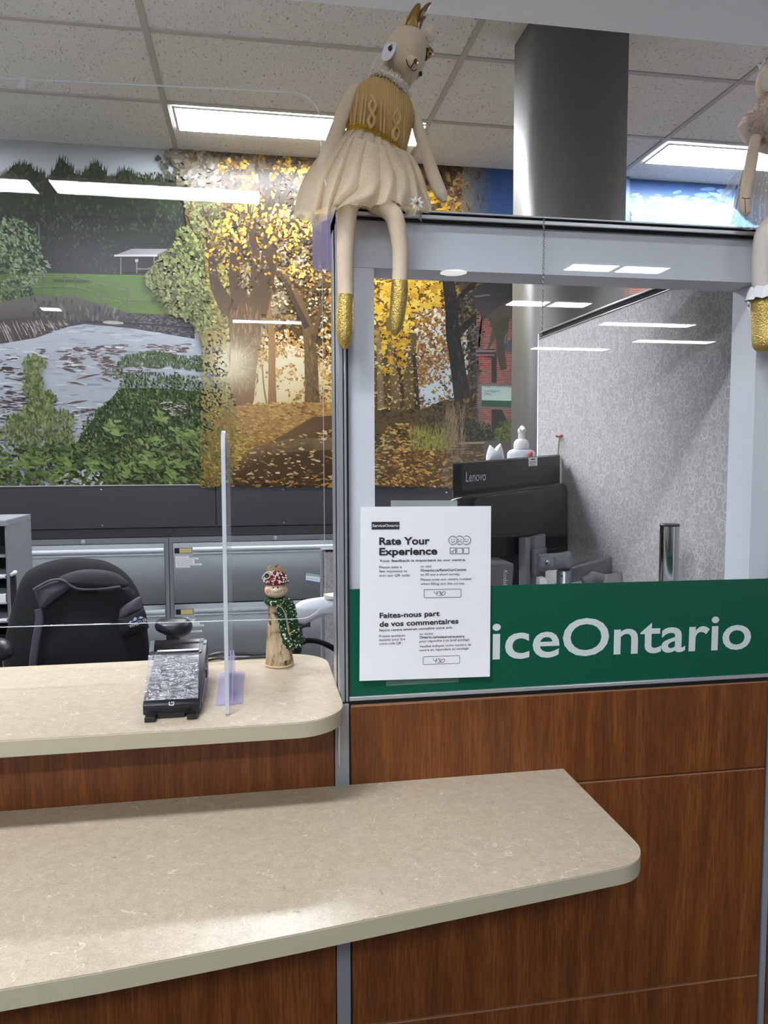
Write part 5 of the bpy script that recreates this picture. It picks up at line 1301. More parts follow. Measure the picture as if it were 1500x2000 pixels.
# desk divider standing across the counter
pf = onZ(444, 1398, ZU); ptop = onY(435, 840, pf.y)
xd = pf.x; yd1 = onX(452, 1285, xd).y if False else pf.y+.27
dv = thing('acrylic_divider', 'narrow clear acrylic divider standing edge-on in a violet foot', 'screen', (xd, pf.y+.13, ZU))
lean = ptop.x-pf.x
zt_ = ptop.z
loop = rounded([V2((pf.y, ZU+.0006)), V2((YG_-.008, ZU+.0006)), V2((YG_-.008, zt_)), V2((pf.y, zt_))], [.004, .004, .03, .03], 8)
b = MB()
def shear(p): return Vector((xd+lean*(p.y-ZU)/(zt_-ZU)-.003, p.x, p.y))
b.prism([shear(p) for p in loop], (.006, 0, 0), 0, 1, bev=.0006); build('sheet', b, [glassy('divider_acrylic', 1.49), M_AEDGE], dv)
f0, f1, f2, f3 = onZ(421, 1378, ZU+.001), onZ(474, 1373, ZU+.001), onZ(478, 1313, ZU+.001), onZ(430, 1314, ZU+.001)
b = MB(); b.prism([f0-Vector((0, 0, .0006)), f1-Vector((0, 0, .0006)), f2-Vector((0, 0, .0006)), f3-Vector((0, 0, .0006))], (0, 0, .0022)); ft = build('foot', b, M_PURP, dv, label='violet tinted plastic foot')
for sx_, tx in ((.0045, .010), (-.0045, -.010)):
    b = MB(); y0_, y1_ = f0.y+.004, f2.y-.002; xx = xd+sx_
    b.prism([(xx, y0_, ZU+.0022), (xx, y1_, ZU+.0022), (xx, y1_, ZU+.03), (xx, (y0_+y1_)/2+.02, ZU+.058), (xx, y0_+.03, ZU+.03)], (.002*(1 if sx_ > 0 else -1), 0, 0)); build('flange', b, M_PURP, ft)

# ------------------------------------------------------------------ card terminal
Y0 = onZ(335, 1402, ZU).y; Y1 = onZ(403, 1322, ZU).y
xL, xR = onZ(281, 1404, ZU).x-.001, onZ(391, 1400, ZU).x
zf = onY(335, 1366, Y0+.006).z; zb_ = onY(350, 1251, Y1-.004).z
tm = thing('card_terminal', 'black payment card terminal under wrinkled clear film on the high counter', 'card terminal', ((xL+xR)/2, (Y0+Y1)/2, ZU))
M_TERM = plain('terminal_black', rgb(33, 34, 37), .36, var=.08)
zbase = ZU+.006
b = MB()
b.prism([(xL, Y0, zbase), (xL, Y0, zf-.006), (xL, Y0+.006, zf), (xL, Y1-.006, zb_), (xL, Y1, zb_-.006), (xL, Y1, zbase)], (xR-xL, 0, 0), bev=.0022); build('body', b, M_TERM, tm)
A_ = Vector(((xL+xR)/2, Y0+.006, zf)); B_ = Vector(((xL+xR)/2, Y1-.006, zb_)); sv = (B_-A_).normalized(); tn = Vector((0, -sv.z, sv.y))
def onT(x, y, off=0.0006): return onP(x, y, A_+tn*off, tn)
def tq(cx, cy, off=.0006): return onT(260+cx/9.375, 1220+cy/9.375, off)
def patch(mb, pts, off, dep): mb.prism([tq(x, y, off) for x, y in pts], tn*dep)
b = MB(); patch(b, [(395, 300), (1212, 270), (1208, 455), (380, 492)], .0003, .0012); build('printer_lid', b, m_gloss('terminal_gloss'), tm)
b = MB(); patch(b, [(440, 488), (1200, 455), (1200, 480), (440, 515)], .0004, .002); build('tear_bar', b, M_ALUL, tm)
for pts in ([(318, 320), (390, 310), (375, 500), (292, 520)], [(1222, 262), (1300, 262), (1262, 500), (1208, 520)]):
    b = MB(); patch(b, pts, .0003, .0016); build('side_rail', b, plain('terminal_grey', rgb(74, 78, 84), .4), tm)
b = MB(); patch(b, [(420, 590), (1200, 575), (1160, 800), (370, 840)], .0002, .0008); build('display', b, plain('display_grey', rgb(120, 126, 134), .25), tm)
M_KEY = plain('terminal_key', rgb(58, 60, 66), .4); M_KEYS = [plain('red_key', rgb(150, 60, 56), .4), plain('yellow_key', rgb(170, 150, 70), .4), plain('green_key', rgb(70, 96, 150), .4)]
for r in range(5):
    for c in range(3):
        x0_ = 360+c*255-r*28; y0_ = 905+r*88
        b = MB(); pts = [(x0_, y0_), (x0_+180, y0_-6), (x0_+172, y0_+52), (x0_-8, y0_+58)]; patch(b, pts, .0002, .0022); build('key', b, M_KEYS[c] if r == 4 else M_KEY, tm)
def m_film():
    t = NT('wrinkled_film'); co = t.coord()
    n = t.noise(co, 55, 3, .55, 1.2); n2 = t.noise(co, 150, 2, .5, .8)
    nb = t.bump(t.math('ADD', n, t.math('MULTIPLY', n2, .35)), 1.0, .02)
    gl = t.n('ShaderNodeBsdfGlossy', i_Roughness=.05, i_Normal=nb); df = t.n('ShaderNodeBsdfDiffuse', i_Color=rgb(178, 182, 196), i_Normal=nb); tr_ = t.n('ShaderNodeBsdfTransparent')
    m1 = t.n('ShaderNodeMixShader', i_0=.38, i_1=tr_.outputs[0], i_2=df.outputs[0]); m2_ = t.n('ShaderNodeMixShader', i_0=.42, i_1=m1.outputs[0], i_2=gl.outputs[0])
    t.t.links.new(m2_.outputs[0], t.out.inputs[0]); return t.m
rows = []; rnd = random.Random(4)
for j in range(26):
    v_ = j/25; rw = []
    for i in range(18):
        u_ = i/17
        xx = (282+(1205-282)*u_)*(1-v_)+(195+(1190-195)*u_)*v_; yy = (560-30*(1-u_)*.2-20*u_*.2)*(1-v_)+((1392)*(1-u_)+(1345)*u_)*v_
        hgt = .0034+.0012*mnoise.noise((u_*7, v_*9, .3))+.0007*mnoise.noise((u_*17, v_*21, 2.3))
        rw.append(tq(xx, yy, hgt))
    rows.append(rw)
b = MB(); b.grid(rows); build('keypad_film', b, m_film(), tm, label='wrinkled clear film over the keys', recalc=False)
YF_ = Y0-.0012
def fq(cx, cy, Y=None): return onY(260+cx/9.375, 1220+cy/9.375, YF_ if Y is None else Y)
b = MB(); pillow(b, [fq(*p) for p in curve([(310, 1575), (480, 1560), (720, 1555), (940, 1545), (1100, 1528), (1000, 1575), (800, 1605), (560, 1615), (400, 1600), (310, 1575)], 4)[:-1]], FRONT, .002, back=False); build('card_slot', b, M_GAP, tm)
b = MB()
for q in ([(655, 1410), (668, 1410), (668, 1470), (655, 1470)], [(735, 1405), (748, 1405), (748, 1470), (735, 1470)], [(655, 1466), (748, 1466), (740, 1482), (664, 1482)]): b.face([fq(*p) for p in q])
b.face([fq(*p) for p in ((698, 1412), (720, 1412), (720, 1432), (698, 1432))])
build('chip_symbol', b, M_PAPER, tm)
for q in ((205, 400, 1700, 1805), (985, 1165, 1650, 1752)):
    pa, pb = onZ(260+q[0]/9.375, 1220+q[3]/9.375, ZU), onZ(260+q[1]/9.375, 1220+(q[3]-12)/9.375, ZU)
    b = MB(); b.box((pa.x, pa.y, ZU+.0004), (pb.x, Y0+.012, ZU+.0075), bev=.001); build('foot', b, M_BLACK, tm)
b = MB(); b.box((xL+.02, Y0-.002, ZU+.0005), (xR-.022, Y0+.01, zbase+.004), bev=.001); build('base_lip', b, M_BLACK, tm)
for yy in (Y1-.02,):
    for xx in (xL+.006, xR-.018): b = MB(); b.box((xx, yy-.006, ZU+.0004), (xx+.012, yy+.006, zbase+.001), bev=.001); build('foot', b, M_BLACK, tm)
b = MB(); yk = (Y0*.35+Y1*.65); b.box((xR-.001, yk-.012, ZU+.022), (xR+.003, yk+.016, ZU+.036), bev=.001); build('side_button', b, M_BLACK, tm)
b = MB(); b.prism([(xR-.0002, Y0+.02, ZU+.008), (xR-.0002, Y1-.012, ZU+.008), (xR-.0002, Y1-.012, zb_-.02), (xR-.0002, Y0+.02, zf-.008)], (.0012, 0, 0)); build('side_panel', b, plain('terminal_side_violet', rgb(88, 84, 106), .35), tm)

# ------------------------------------------------------------------ wooden snow figure
pb_ = onZ(546, 1299, ZU); YW = pb_.y; pw = (onY(547, 1299, YW)-onY(546, 1299, YW)).length
def W(x, y, d=0.0): return onY(x, y, YW+d)
sf = thing('snowman_figurine', 'wooden log snowman with red knitted hat and green scarf on the high counter', 'figurine', (pb_.x, YW, ZU))
def m_bark():
    t = NT('birch_log'); co = t.coord((1, 1, .35)); cz = t.coord()
    n = t.noise(co, 60, 4, .6); n2 = t.noise(t.coord((1, 1, .6)), 38, 3, .6, .6); n3 = t.noise(cz, 130, 2)
    c = t.ramp(n, [(.3, rgb(160, 134, 98)), (.6, rgb(206, 186, 150))])
    c = t.mix(t.math('MULTIPLY', t.ramp(n2, [(.54, 0.0), (.60, 1.0)]), t.ramp(n3, [(.35, 1.0), (.6, .35)])), c, rgb(64, 50, 42))
    t.bsdf(c, .8, 0, t.bump(n, .5, .003), .3); return t.m
zz = [1306, 1303, 1290, 1262, 1235, 1210, 1190, 1176]
cc = [(546, 27.5), (546, 28), (545.5, 26.5), (543, 22.5), (540, 18.5), (537.5, 15), (536, 12.5), (536, 12)]
b = MB(); pts = []
for y, (cx, r) in zip(zz, cc): pts.append(Vector((onY(cx, y, YW).x, YW, 0)))
zb0, zt0 = ZU+.0006, onY(536, 1176, YW).z
for i, y in enumerate(zz): pts[i].z = zb0+(zt0-zb0)*((1306-y)/(1306-1176))
b.tube(pts, [c[1]*pw for c in cc], 28, upv=(0, 1, 0)); build('log', b, m_bark(), sf)
b = MB(); b.lathe((pts[0].x, YW, zb0), [(26*pw, 0), (28.3*pw, .0008), (28.6*pw, .003), (27.8*pw, .0042)], 36); build('base_rim', b, plain('cut_wood_edge', rgb(214, 190, 150), .8), sf)
hc = W(539.5, 1152); 
b = MB(); b.ball(hc, (22.5*pw, 20*pw, 16.5*pw), seg=28, rings=18); build('head', b, plain('cotton_face', rgb(226, 205, 176), .95, bump=.6, bscale=400), sf)
def onHead(x, y, k=1.01):
    dx, dz = (x-539.5)/22.5, (y-1152)/16.5; h = math.sqrt(max(.02, 1-dx*dx-dz*dz))
    return W(x, y, -20*pw*h*k)
b = MB(); b.ball(onHead(538, 1152.5, .95), (7.5*pw, 5*pw, 4.8*pw)); build('nose', b, plain('cotton_nose', rgb(236, 218, 188), .95, bump=.5, bscale=400), sf)
for x, y in ((534, 1148.5), (542.5, 1148)): b = MB(); b.ball(onHead(x, y), 1.8*pw); build('eye', b, M_BLACK, sf)
b = MB(); b.tube([onHead(x, y, 1.03) for x, y in curve([(526, 1152), (529, 1158), (535, 1162), (541, 1161.5), (547, 1157), (550.5, 1150.5)], 5)], .55*pw, 6); build('smile', b, plain('stitch_brown', rgb(62, 40, 36), .8), sf)
M_PINK = veil('cheek_blush', rgb(236, 168, 150), .4, .9)
for x, y in ((523.5, 1154), (553, 1151)): b = MB(); b.ball(onHead(x, y, .93), (4.6*pw, 1.8*pw, 4.4*pw)); build('cheek', b, M_PINK, sf)
def m_yarn(name, a, c, wh, sc, thr=.6):
    t = NT(name); co = t.coord(); n = t.noise(co, sc, 2, .5, .5); k = t.noise(co, sc*.9, 2)
    col = t.mix(n, a, c); 
    mp = t.n('ShaderNodeMapping', i_Vector=co); mp.inputs['Location'].default_value = (3, 7, 1)
    w = t.ramp(t.noise(mp.outputs[0], sc*.8, 2), [(thr, 0.0), (thr+.03, 1.0)])
    col = t.mix(w, col, wh); t.bsdf(col, .95, 0, t.bump(n, .8, .004), .2); return t.m
M_HAT = m_yarn('red_yarn', rgb(96, 26, 34), rgb(142, 42, 50), rgb(222, 212, 206), 210, .60)
M_SCF = m_yarn('green_yarn', rgb(24, 48, 28), rgb(52, 88, 46), rgb(226, 228, 214), 230, .60)
M_FLK = plain('white_yarn_fleck', rgb(228, 228, 218), .9)
b = MB(); rows = []
for j in range(9):
    a = j/8; rr = 23.6*math.cos(a*PI*.5*.93); rows.append((max(rr, 2)*pw, (4+32*math.sin(a*PI/2))*pw))
b.lathe(hc+Vector((.5*pw, .002, 1*pw)), [(20.5*pw, 12.5*pw)]+[(r, h*.76+9.5*pw) for r, h in rows], 28); build('hat', b, M_HAT, sf)
b = MB(); b.tube([hc+Vector((20.2*pw*math.cos(a), 18.6*pw*math.sin(a)+.002, (14.5+1.5*abs(math.cos(a)))*pw)) for a in [2*PI*k/28 for k in range(29)]], 2.4*pw, 8, cap=False); build('hat_brim', b, M_HAT, sf)
rnd = random.Random(9); b = MB()
for k in range(46):
    a = rnd.uniform(PI*1.0, 2*PI); t_ = rnd.uniform(0.05, .75); rr = 24*math.cos(t_*PI/2*.9)*pw
    c = hc+Vector((rr*math.cos(a), rr*math.sin(a), (15+22*math.sin(t_*PI/2))*pw)); b.ball(c, (rnd.uniform(1.2, 2.4)*pw, 1*pw, rnd.uniform(1, 2.2)*pw), seg=6, rings=4)
build('hat_flecks', b, M_FLK, sf)['kind'] = 'stuff'
M_TWINE = plain('raffia', rgb(190, 162, 116), .8, var=.15, bump=.3)
b = MB()
for k in range(16):
    a = rnd.uniform(-.5, .5); x0_ = 538+rnd.uniform(-3, 3); s = 1 if k % 2 else -1
    b.tube([W(x0_, 1112+rnd.uniform(-2, 2), -.004), W(x0_+s*8, 1108+rnd.uniform(-4, 3), -.008), W(x0_+s*rnd.uniform(13, 17), 1111+s*2+rnd.uniform(-4, 6), -.004)], [.8*pw, 1.1*pw, .6*pw], 6)
build('bow', b, M_TWINE, sf)
b = MB(); b.ball(W(543, 1107), (6*pw, 5*pw, 4*pw)); build('hat_knot', b, M_HAT, sf)
b = MB(); b.tube([W(x, y, -.019) for x, y in curve([(530, 1116), (520, 1118), (513, 1126), (514, 1131), (522, 1130), (527, 1126), (526, 1120), (530, 1116)], 5)], .9*pw, 6); build('wire_ornament', b, M_FLK, sf)
b = MB()
for x, y in ((518, 1125), (521, 1122), (520, 1128), (524, 1124)): b.ball(W(x, y, -.017), (2.6*pw, 1.5*pw, 2.2*pw), seg=8, rings=6)
build('holly', b, M_SCF, sf)
b = MB(); b.tube([W(x, y, -.021) for x, y in curve([(532, 1117), (533, 1123), (538, 1125), (543, 1122), (543, 1118)], 5)]+[W(538, 1126, -.022), W(537, 1134, -.022)], .9*pw, 6); build('snow_motif', b, M_FLK, sf)
# scarf: ring plus two tails
b = MB()
b.tube([Vector((W(540, 1174).x+18*pw*math.cos(a), YW+17*pw*math.sin(a), W(540, 1174).z+(1+math.sin(a)*1)*pw)) for a in [2*PI*k/24 for k in range(25)]], 6.5*pw, 10, cap=False)
scf = build('scarf', b, M_SCF, sf)
t1 = [W(x, y, d) for x, y, d in curve([(556, 1174, -.012), (566, 1182, -.012), (571, 1205, -.010), (576, 1232, -.008), (583, 1250, -.008), (576, 1262, -.010)], 6)]
t2 = [W(x, y, d) for x, y, d in curve([(548, 1184, -.020), (551, 1205, -.022), (555, 1230, -.024), (561, 1254, -.026), (570, 1264, -.024)], 6)]
for path, r in ((t1, 9.5), (t2, 8)):
    b = MB(); b.tube(path, [r*pw*(1+.12*math.sin(i*1.9)) for i in range(len(path))], 10, ry=[r*.55*pw]*len(path), upv=(0, 1, 0)); build('scarf_tail', b, M_SCF, sf)
b = MB(); b2_ = MB()
for k in range(420):
    path, r = ((t1, 9.5), (t2, 8))[k % 2]; c = rnd.choice(path)+Vector((rnd.uniform(-r, r)*pw, -rnd.uniform(.2, .62)*r*pw, rnd.uniform(-3, 3)*pw))
    if k % 7 == 0: c = Vector((W(540, 1174).x+rnd.uniform(-20, 24)*pw, YW-19*pw, W(540, 1174).z+rnd.uniform(-6, 6)*pw))
    e = Vector((rnd.uniform(-1, 1), rnd.uniform(-.8, .1), rnd.uniform(-1, .6)))*rnd.uniform(2, 4.6)*pw
    wv_ = Vector((e.z, 0, -e.x)).normalized()*rnd.uniform(.6, 1.5)*pw
    (b if k % 5 else b2_).prism([c-wv_, c+wv_, c+e+wv_*.4, c+e-wv_*.4], (0, -.3*pw, 0))
build('scarf_tufts', b, M_SCF, scf)['kind'] = 'stuff'; build('scarf_flecks', b2_, M_FLK, scf)['kind'] = 'stuff'
b = MB(); b.tube([W(x, y, -.034) for x, y in curve([(540, 1183), (549, 1186), (556, 1197), (560, 1215), (563, 1232), (566, 1240)], 5)], 1.0*pw, 6)
for dx, dy in ((8, -2), (6, 4), (-3, 4), (1, 6)): b.tube([W(566, 1236, -.034), W(566+dx, 1236+dy, -.036)], [.9*pw, .3*pw], 5)
build('twine', b, M_TWINE, sf)
# ------------------------------------------------------------------ cloth dolls on top of the screen
YD = .03; PXM = (onY(751, 300, YD)-onY(750, 300, YD)).length   # metres per photo pixel at the dolls
M_LINEN = plain('linen_skin', rgb(222, 203, 176), .92, var=.05, scale=160, bump=.35, bscale=900)
def m_knit():
    t = NT('mustard_knit'); co = t.coord((1, 1, 1)); 
    w = t.n('ShaderNodeTexWave', i_Vector=co, i_Scale=17, i_Distortion=2.2, i_Detail=1, i_Detail_Scale=1.5, wave_type='BANDS', bands_direction='X').outputs[1]
    w2 = t.n('ShaderNodeTexWave', i_Vector=t.coord((1, 1, .12)), i_Scale=95, i_Distortion=1.0, wave_type='BANDS', bands_direction='X').outputs[1]
    n = t.noise(co, 300, 2); big = t.noise(t.coord((1, 1, .35)), 38, 2, .5, 1.0)
    h = t.math('ADD', t.math('MULTIPLY', w, .7), t.math('ADD', t.math('MULTIPLY', w2, .5), t.math('MULTIPLY', big, 1.6)))
    c = t.mix(t.math('MULTIPLY', h, .55), rgb(196, 160, 104), rgb(206, 172, 116)); c = t.mix(t.math('MULTIPLY', n, .3), c, rgb(186, 148, 92))
    t.bsdf(c, .95, 0, t.bump(h, .45, .003), .1); return t.m
def m_glit(name, a, c):
    t = NT(name); co = t.coord(); v = t.n('ShaderNodeTexVoronoi', i_Vector=co, i_Scale=900); n = t.noise(co, 420, 2)
    nb = t.n('ShaderNodeBump', i_Height=n, i_Strength=.9, i_Distance=.002).outputs[0]
    col = t.mix(n, a, c); t.bsdf(col, .34, .75, nb); return t.m
M_GOLD = m_glit('gold_glitter', rgb(150, 124, 56), rgb(226, 200, 120))
M_GLEA = plain('gold_leatherette', rgb(160, 128, 72), .32, .7, var=.12, scale=60)
M_GLEA2 = plain('bronze_leatherette', rgb(124, 96, 62), .35, .6, var=.12, scale=60)
M_FUR = plain('white_fur', rgb(232, 226, 214), .95, var=.05)
M_TULLE = veil('champagne_tulle', rgb(246, 232, 208), .74, .9, 800)
M_TULLE2 = veil('champagne_tulle_edge', rgb(248, 236, 212), .5, .9, 800)
M_LINING = plain('skirt_lining', rgb(232, 212, 180), .9, bump=.3)
M_FELT = plain('white_felt', rgb(232, 232, 236), .9, var=.02, bump=.2)
M_DKBR = plain('nose_brown', rgb(86, 56, 28), .35)
M_STCH = plain('dark_stitch', rgb(62, 42, 34), .8)
def puff(x, y, outl, Y, depth, c):
    """point on a pillow's front surface that shows at pixel (x, y)"""
    dx, dy = x-c[0], y-c[1]; best = 1e9
    n = len(outl)
    for i in range(n):
        x1, y1 = outl[i]; x2, y2 = outl[(i+1) % n]; ex_, ey_ = x2-x1, y2-y1
        det = dx*(-ey_)-dy*(-ex_)
        if abs(det) < 1e-9: continue
        s = ((x1-c[0])*(-ey_)-(y1-c[1])*(-ex_))/det; t_ = (dx*(y1-c[1])-dy*(x1-c[0]))/det
        if s > 0 and -1e-6 <= t_ <= 1+1e-6: best = min(best, s)
    k = 1/best if best < 1e8 else 0
    h = depth*math.sqrt(max(0, 1-k*k))
    return onY(x, y, Y-h)
def hair(mb, centre_pts, r0, n, ln, rnd, w=.0011, bias=(0, -.4, -.1)):
    for _ in range(n):
        i = rnd.randrange(len(centre_pts)); c = Vector(centre_pts[i])
        d = Vector((rnd.gauss(0, 1), rnd.gauss(0, 1), rnd.gauss(0, 1))).normalized()
        p = c+d*r0; e = p+(d+Vector(bias)+Vector((rnd.uniform(-.5, .5), 0, rnd.uniform(-.5, .5)))).normalized()*ln*rnd.uniform(.5, 1.2)
        s = d.cross(Vector((rnd.random(), rnd.random(), rnd.random()))).normalized()*w; s2 = d.cross(s).normalized()*w
        mb.face([p+s, p-s*.5+s2*.8, e]); mb.face([p-s*.5+s2*.8, p-s*.5-s2*.8, e]); mb.face([p-s*.5-s2*.8, p+s, e])
def ptube(pts, radpx, seg=16):
    """limb along (x, y, Y) pixel points with pixel radii"""
    P3 = []; Rr = []
    cv = curve([(p[0], p[1], p[2], r) for p, r in zip(pts, radpx)], 6)
    for x, y, Y, r in cv: P3.append(onY(x, y, Y)); Rr.append(max(r, .6)*PXM)
    b = MB(); b.tube(P3, Rr, seg); return b

# ================= fawn doll
dl = thing('fawn_doll', 'seated fawn doll in mustard knit top, tulle skirt and gold boots above the post', 'doll', onY(735, 405, YD))
c9 = lambda pts: [(740+x/9.375, y/9.375) for x, y in pts]
c3 = lambda pts: [(540+x/3.75, y/3.75) for x, y in pts]
TOR = curve(c3([(600, 640), (650, 600), (720, 575), (800, 585), (880, 625), (950, 720), (995, 800), (1005, 880), (990, 960), (960, 1080), (930, 1180), (860, 1190), (760, 1130), (660, 1090), (560, 1060), (512, 1020), (515, 880), (545, 760), (570, 690), (600, 640)]), 5)[:-1]
tc = (736, 225); TD = .052
b = MB(); pillow(b, [onY(x, y, YD) for x, y in TOR], FRONT, TD, rings=7, centre=onY(tc[0], tc[1], YD)); torso = build('knit_top', b, m_knit(), dl, sharp=60)
# raised cables and ribs of the knitting
M_KN2 = plain('mustard_yarn', rgb(216, 180, 124), .95, var=.12, scale=300, bump=.4, bscale=900)
for xa_, xb_, ya_, yb_ in ((730, 724, 166, 252), (776, 772, 186, 278)):
    b = MB()
    for ph_ in (0, PI):
        pts = []
        for i in range(60):
            t_ = i/59; x = xa_+(xb_-xa_)*t_+6.2*math.sin(t_*9.5+ph_); y = ya_+(yb_-ya_)*t_
            pts.append(puff(x, y, TOR, YD, TD, tc)+Vector((0, -.0026-.0008*math.cos(t_*9.5+ph_), 0)))
        b.tube(pts, 3.4*PXM, 8, ry=2.0*PXM)
    build('cable_stitch', b, M_KN2, torso, sharp=180)
for xa_, xb_, ya_, yb_ in ((712, 702, 160, 250), (718, 709, 160, 251), (746, 742, 164, 262), (753, 749, 168, 266), (700, 691, 168, 248), (792, 786, 204, 286), (686, 684, 196, 246)):
    b = MB(); b.tube([puff(xa_+(xb_-xa_)*i/19, ya_+(yb_-ya_)*i/19, TOR, YD, TD, tc)+Vector((0, -.0022, 0)) for i in range(20)], 1.7*PXM, 8, ry=1.5*PXM); build('knit_rib', b, M_KN2, torso, sharp=180)
# rhinestone belt
bc = curve([(679, 251), (695, 247), (715, 250), (738, 260), (760, 273), (783, 291)], 8); b = MB()
m = 30
for r in range(3):
    for k in range(m):
        t_ = k/(m-1)*(len(bc)-1); i = min(int(t_), len(bc)-2); f = t_-i
        x = bc[i][0]*(1-f)+bc[i+1][0]*f; y = bc[i][1]*(1-f)+bc[i+1][1]*f
        p = puff(x+r*.8-1.5, y-4+r*4.1, TOR, YD, TD, tc)+Vector((0, -.003, 0)); b.ball(p, (1.9*PXM, 1.7*PXM, 1.9*PXM), seg=7, rings=5)
build('belt', b, plain('gold_rhinestone', rgb(226, 186, 60), .18, .9, var=.15, scale=400), dl, sharp=20)
# head
HD = curve(c9([(20, 1180), (45, 1000), (110, 820), (200, 680), (300, 585), (420, 545), (540, 560), (660, 590), (760, 660), (820, 760), (850, 880), (850, 1000), (830, 1130), (790, 1250), (720, 1390), (620, 1540), (510, 1650), (420, 1560), (300, 1480), (180, 1420), (60, 1380), (20, 1290), (20, 1180)]), 4)[:-1]
hcx = (788, 110); HDD = .045; YHD = YD-.012
b = MB(); pillow(b, [onY(x, y, YHD) for x, y in HD], FRONT, HDD, rings=8, centre=onY(hcx[0], hcx[1], YHD)); head = build('head', b, M_LINEN, dl, sharp=80)
def hp(cx, cy, k=0.0): return puff(740+cx/9.375, cy/9.375, HD, YHD, HDD, hcx)+Vector((0, -k, 0))
b = MB(); mz = hp(610, 1130); b.ball(mz+Vector((0, .004, 0)), (12.5*PXM, .016, 12*PXM), seg=20, rings=14); build('muzzle', b, M_LINEN, head)
def onMz(cx, cy, k=.0006):
    dx, dy = (cx-610)/9.375/12.5, (cy-1130)/9.375/12; h = math.sqrt(max(0.0, 1-dx*dx-dy*dy))
    return onY(740+cx/9.375, cy/9.375, (mz.y+.004)-.016*h-k) if h > 0.05 else hp(cx, cy, .0006)
b = MB(); pillow(b, [onMz(x, y, .002) for x, y in curve([(640, 1095), (670, 1072), (705, 1095), (718, 1140), (708, 1175), (670, 1165), (638, 1140), (640, 1095)], 4)[:-1]], FRONT, .0035); build('nose', b, M_DKBR, head)
b = MB(); b.tube([onMz(x, y) for x, y in ((640, 1150), (610, 1200), (575, 1250))], .0008, 6)
b.tube([onMz(x, y) for x, y in curve([(505, 1085), (515, 1150), (545, 1210), (580, 1250), (615, 1290), (650, 1298), (690, 1268)], 4)], .0008, 6); build('mouth_stitch', b, M_STCH, head)
b = MB(); b.tube([hp(x, y, .0002) for x, y in curve([(488, 590), (500, 700), (512, 820), (530, 940)], 4)], .0004, 5); build('head_seam', b, plain('seam', rgb(150, 128, 102), .9), head)
eo = curve([(195, 725), (260, 715), (310, 760), (318, 860), (290, 970), (230, 1060), (160, 1110), (90, 1110), (52, 1060), (60, 960), (100, 850), (150, 770), (195, 725)], 4)[:-1]
b = MB(); ec = (185, 915); rr_ = []
for s_e, k_e in ((1.0, -.0005), (1.0, .0016), (.93, .0026), (.7, .003), (.4, .003), (.08, .003)): rr_.append([hp(ec[0]+(x-ec[0])*s_e, ec[1]+(y-ec[1])*s_e, k_e) for x, y in eo])
b.grid(rr_, closed=True); ey_ = build('eye_patch', b, M_FELT, head, label='white felt oval around the eye')
b = MB(); b.ball(hp(198, 920, .005), (4.4*PXM, 3*PXM, 5*PXM)); build('eye', b, M_BLACK, ey_)
b = MB()
for (x, y) in ((210, 830), (235, 838), (258, 850)): b.tube([hp(205, 890, .0055), hp(x, y, .0055)], [.0005, .0002], 5)
build('eyelash', b, M_BLACK, ey_)
b = MB(); b.tube([hp(826, 1140, .0), hp(800, 1230, .0), hp(760, 1320, .0), hp(690, 1450, .0)], .0022, 8); ep = build('eye_patch', b, M_FELT, head, label='edge of the second white felt oval')
b = MB(); b.ball(onY(740+765/9.375, 1352/9.375, YHD-.006), (3.4*PXM, 3.6*PXM, 4.8*PXM)); build('eye', b, M_BLACK, ep)
for pts, dy in (([(300, 590), (330, 490), (380, 400), (440, 335), (500, 330), (510, 380), (480, 470), (440, 545), (370, 580), (300, 590)], .012), ([(795, 610), (840, 545), (900, 500), (970, 478), (1010, 495), (1020, 600), (1010, 730), (960, 830), (900, 880), (880, 780), (850, 680), (795, 610)], .010)):
    b = MB(); pillow(b, [onY(x, y, YHD+dy) for x, y in curve(c9(pts), 4)[:-1]], FRONT, .006); build('ear', b, M_LINEN, head)
for pts, dy, mt in (([(440, 560), (475, 430), (530, 310), (600, 180), (670, 90), (720, 58), (755, 65), (765, 120), (745, 230), (722, 350), (710, 470), (690, 570), (440, 560)], .018, M_GLEA), ([(720, 420), (705, 330), (735, 220), (790, 150), (850, 90), (910, 55), (960, 48), (968, 75), (930, 130), (885, 200), (830, 265), (790, 310), (765, 380), (720, 420)], .026, M_GLEA2), ([(700, 570), (740, 470), (750, 400), (770, 330), (815, 298), (865, 310), (860, 350), (810, 400), (800, 450), (770, 530), (700, 570)], .022, M_GLEA2)):
    b = MB(); pillow(b, [onY(x, y, YHD+dy) for x, y in curve(c9(pts), 4)[:-1]], FRONT, .007); build('antler', b, mt, head, label='gold leatherette antler')
b = MB(); pillow(b, [onY(x, y, YHD+.004) for x, y in curve(c9([(850, 890), (920, 876), (975, 905), (998, 970), (975, 1040), (900, 1075), (880, 1108), (832, 1110), (845, 1000), (850, 890)]), 4)[:-1]], FRONT, .010); rz = build('rosette', b, M_GLEA2, head)
b = MB(); b.tube([onY(740+x/9.375, y/9.375, YHD-.007) for x, y in curve([(930, 960), (955, 950), (970, 985), (945, 1030), (905, 1020), (900, 970), (940, 930)], 5)], .0016, 8); build('rosette_fold', b, M_GLEA, rz)
rnd = random.Random(3); b = MB()
hair(b, [onY(*q, YHD-.01) for q in c9([(560, 575), (620, 585), (680, 610), (740, 640), (790, 690)])], .003, 170, .007, rnd, bias=(.2, -.4, .6))
hair(b, [onY(*q, YHD-.004) for q in c9([(850, 690), (870, 740), (885, 790), (850, 650)])], .005, 150, .007, rnd)
build('fur_tuft', b, M_FUR, head)['kind'] = 'stuff'
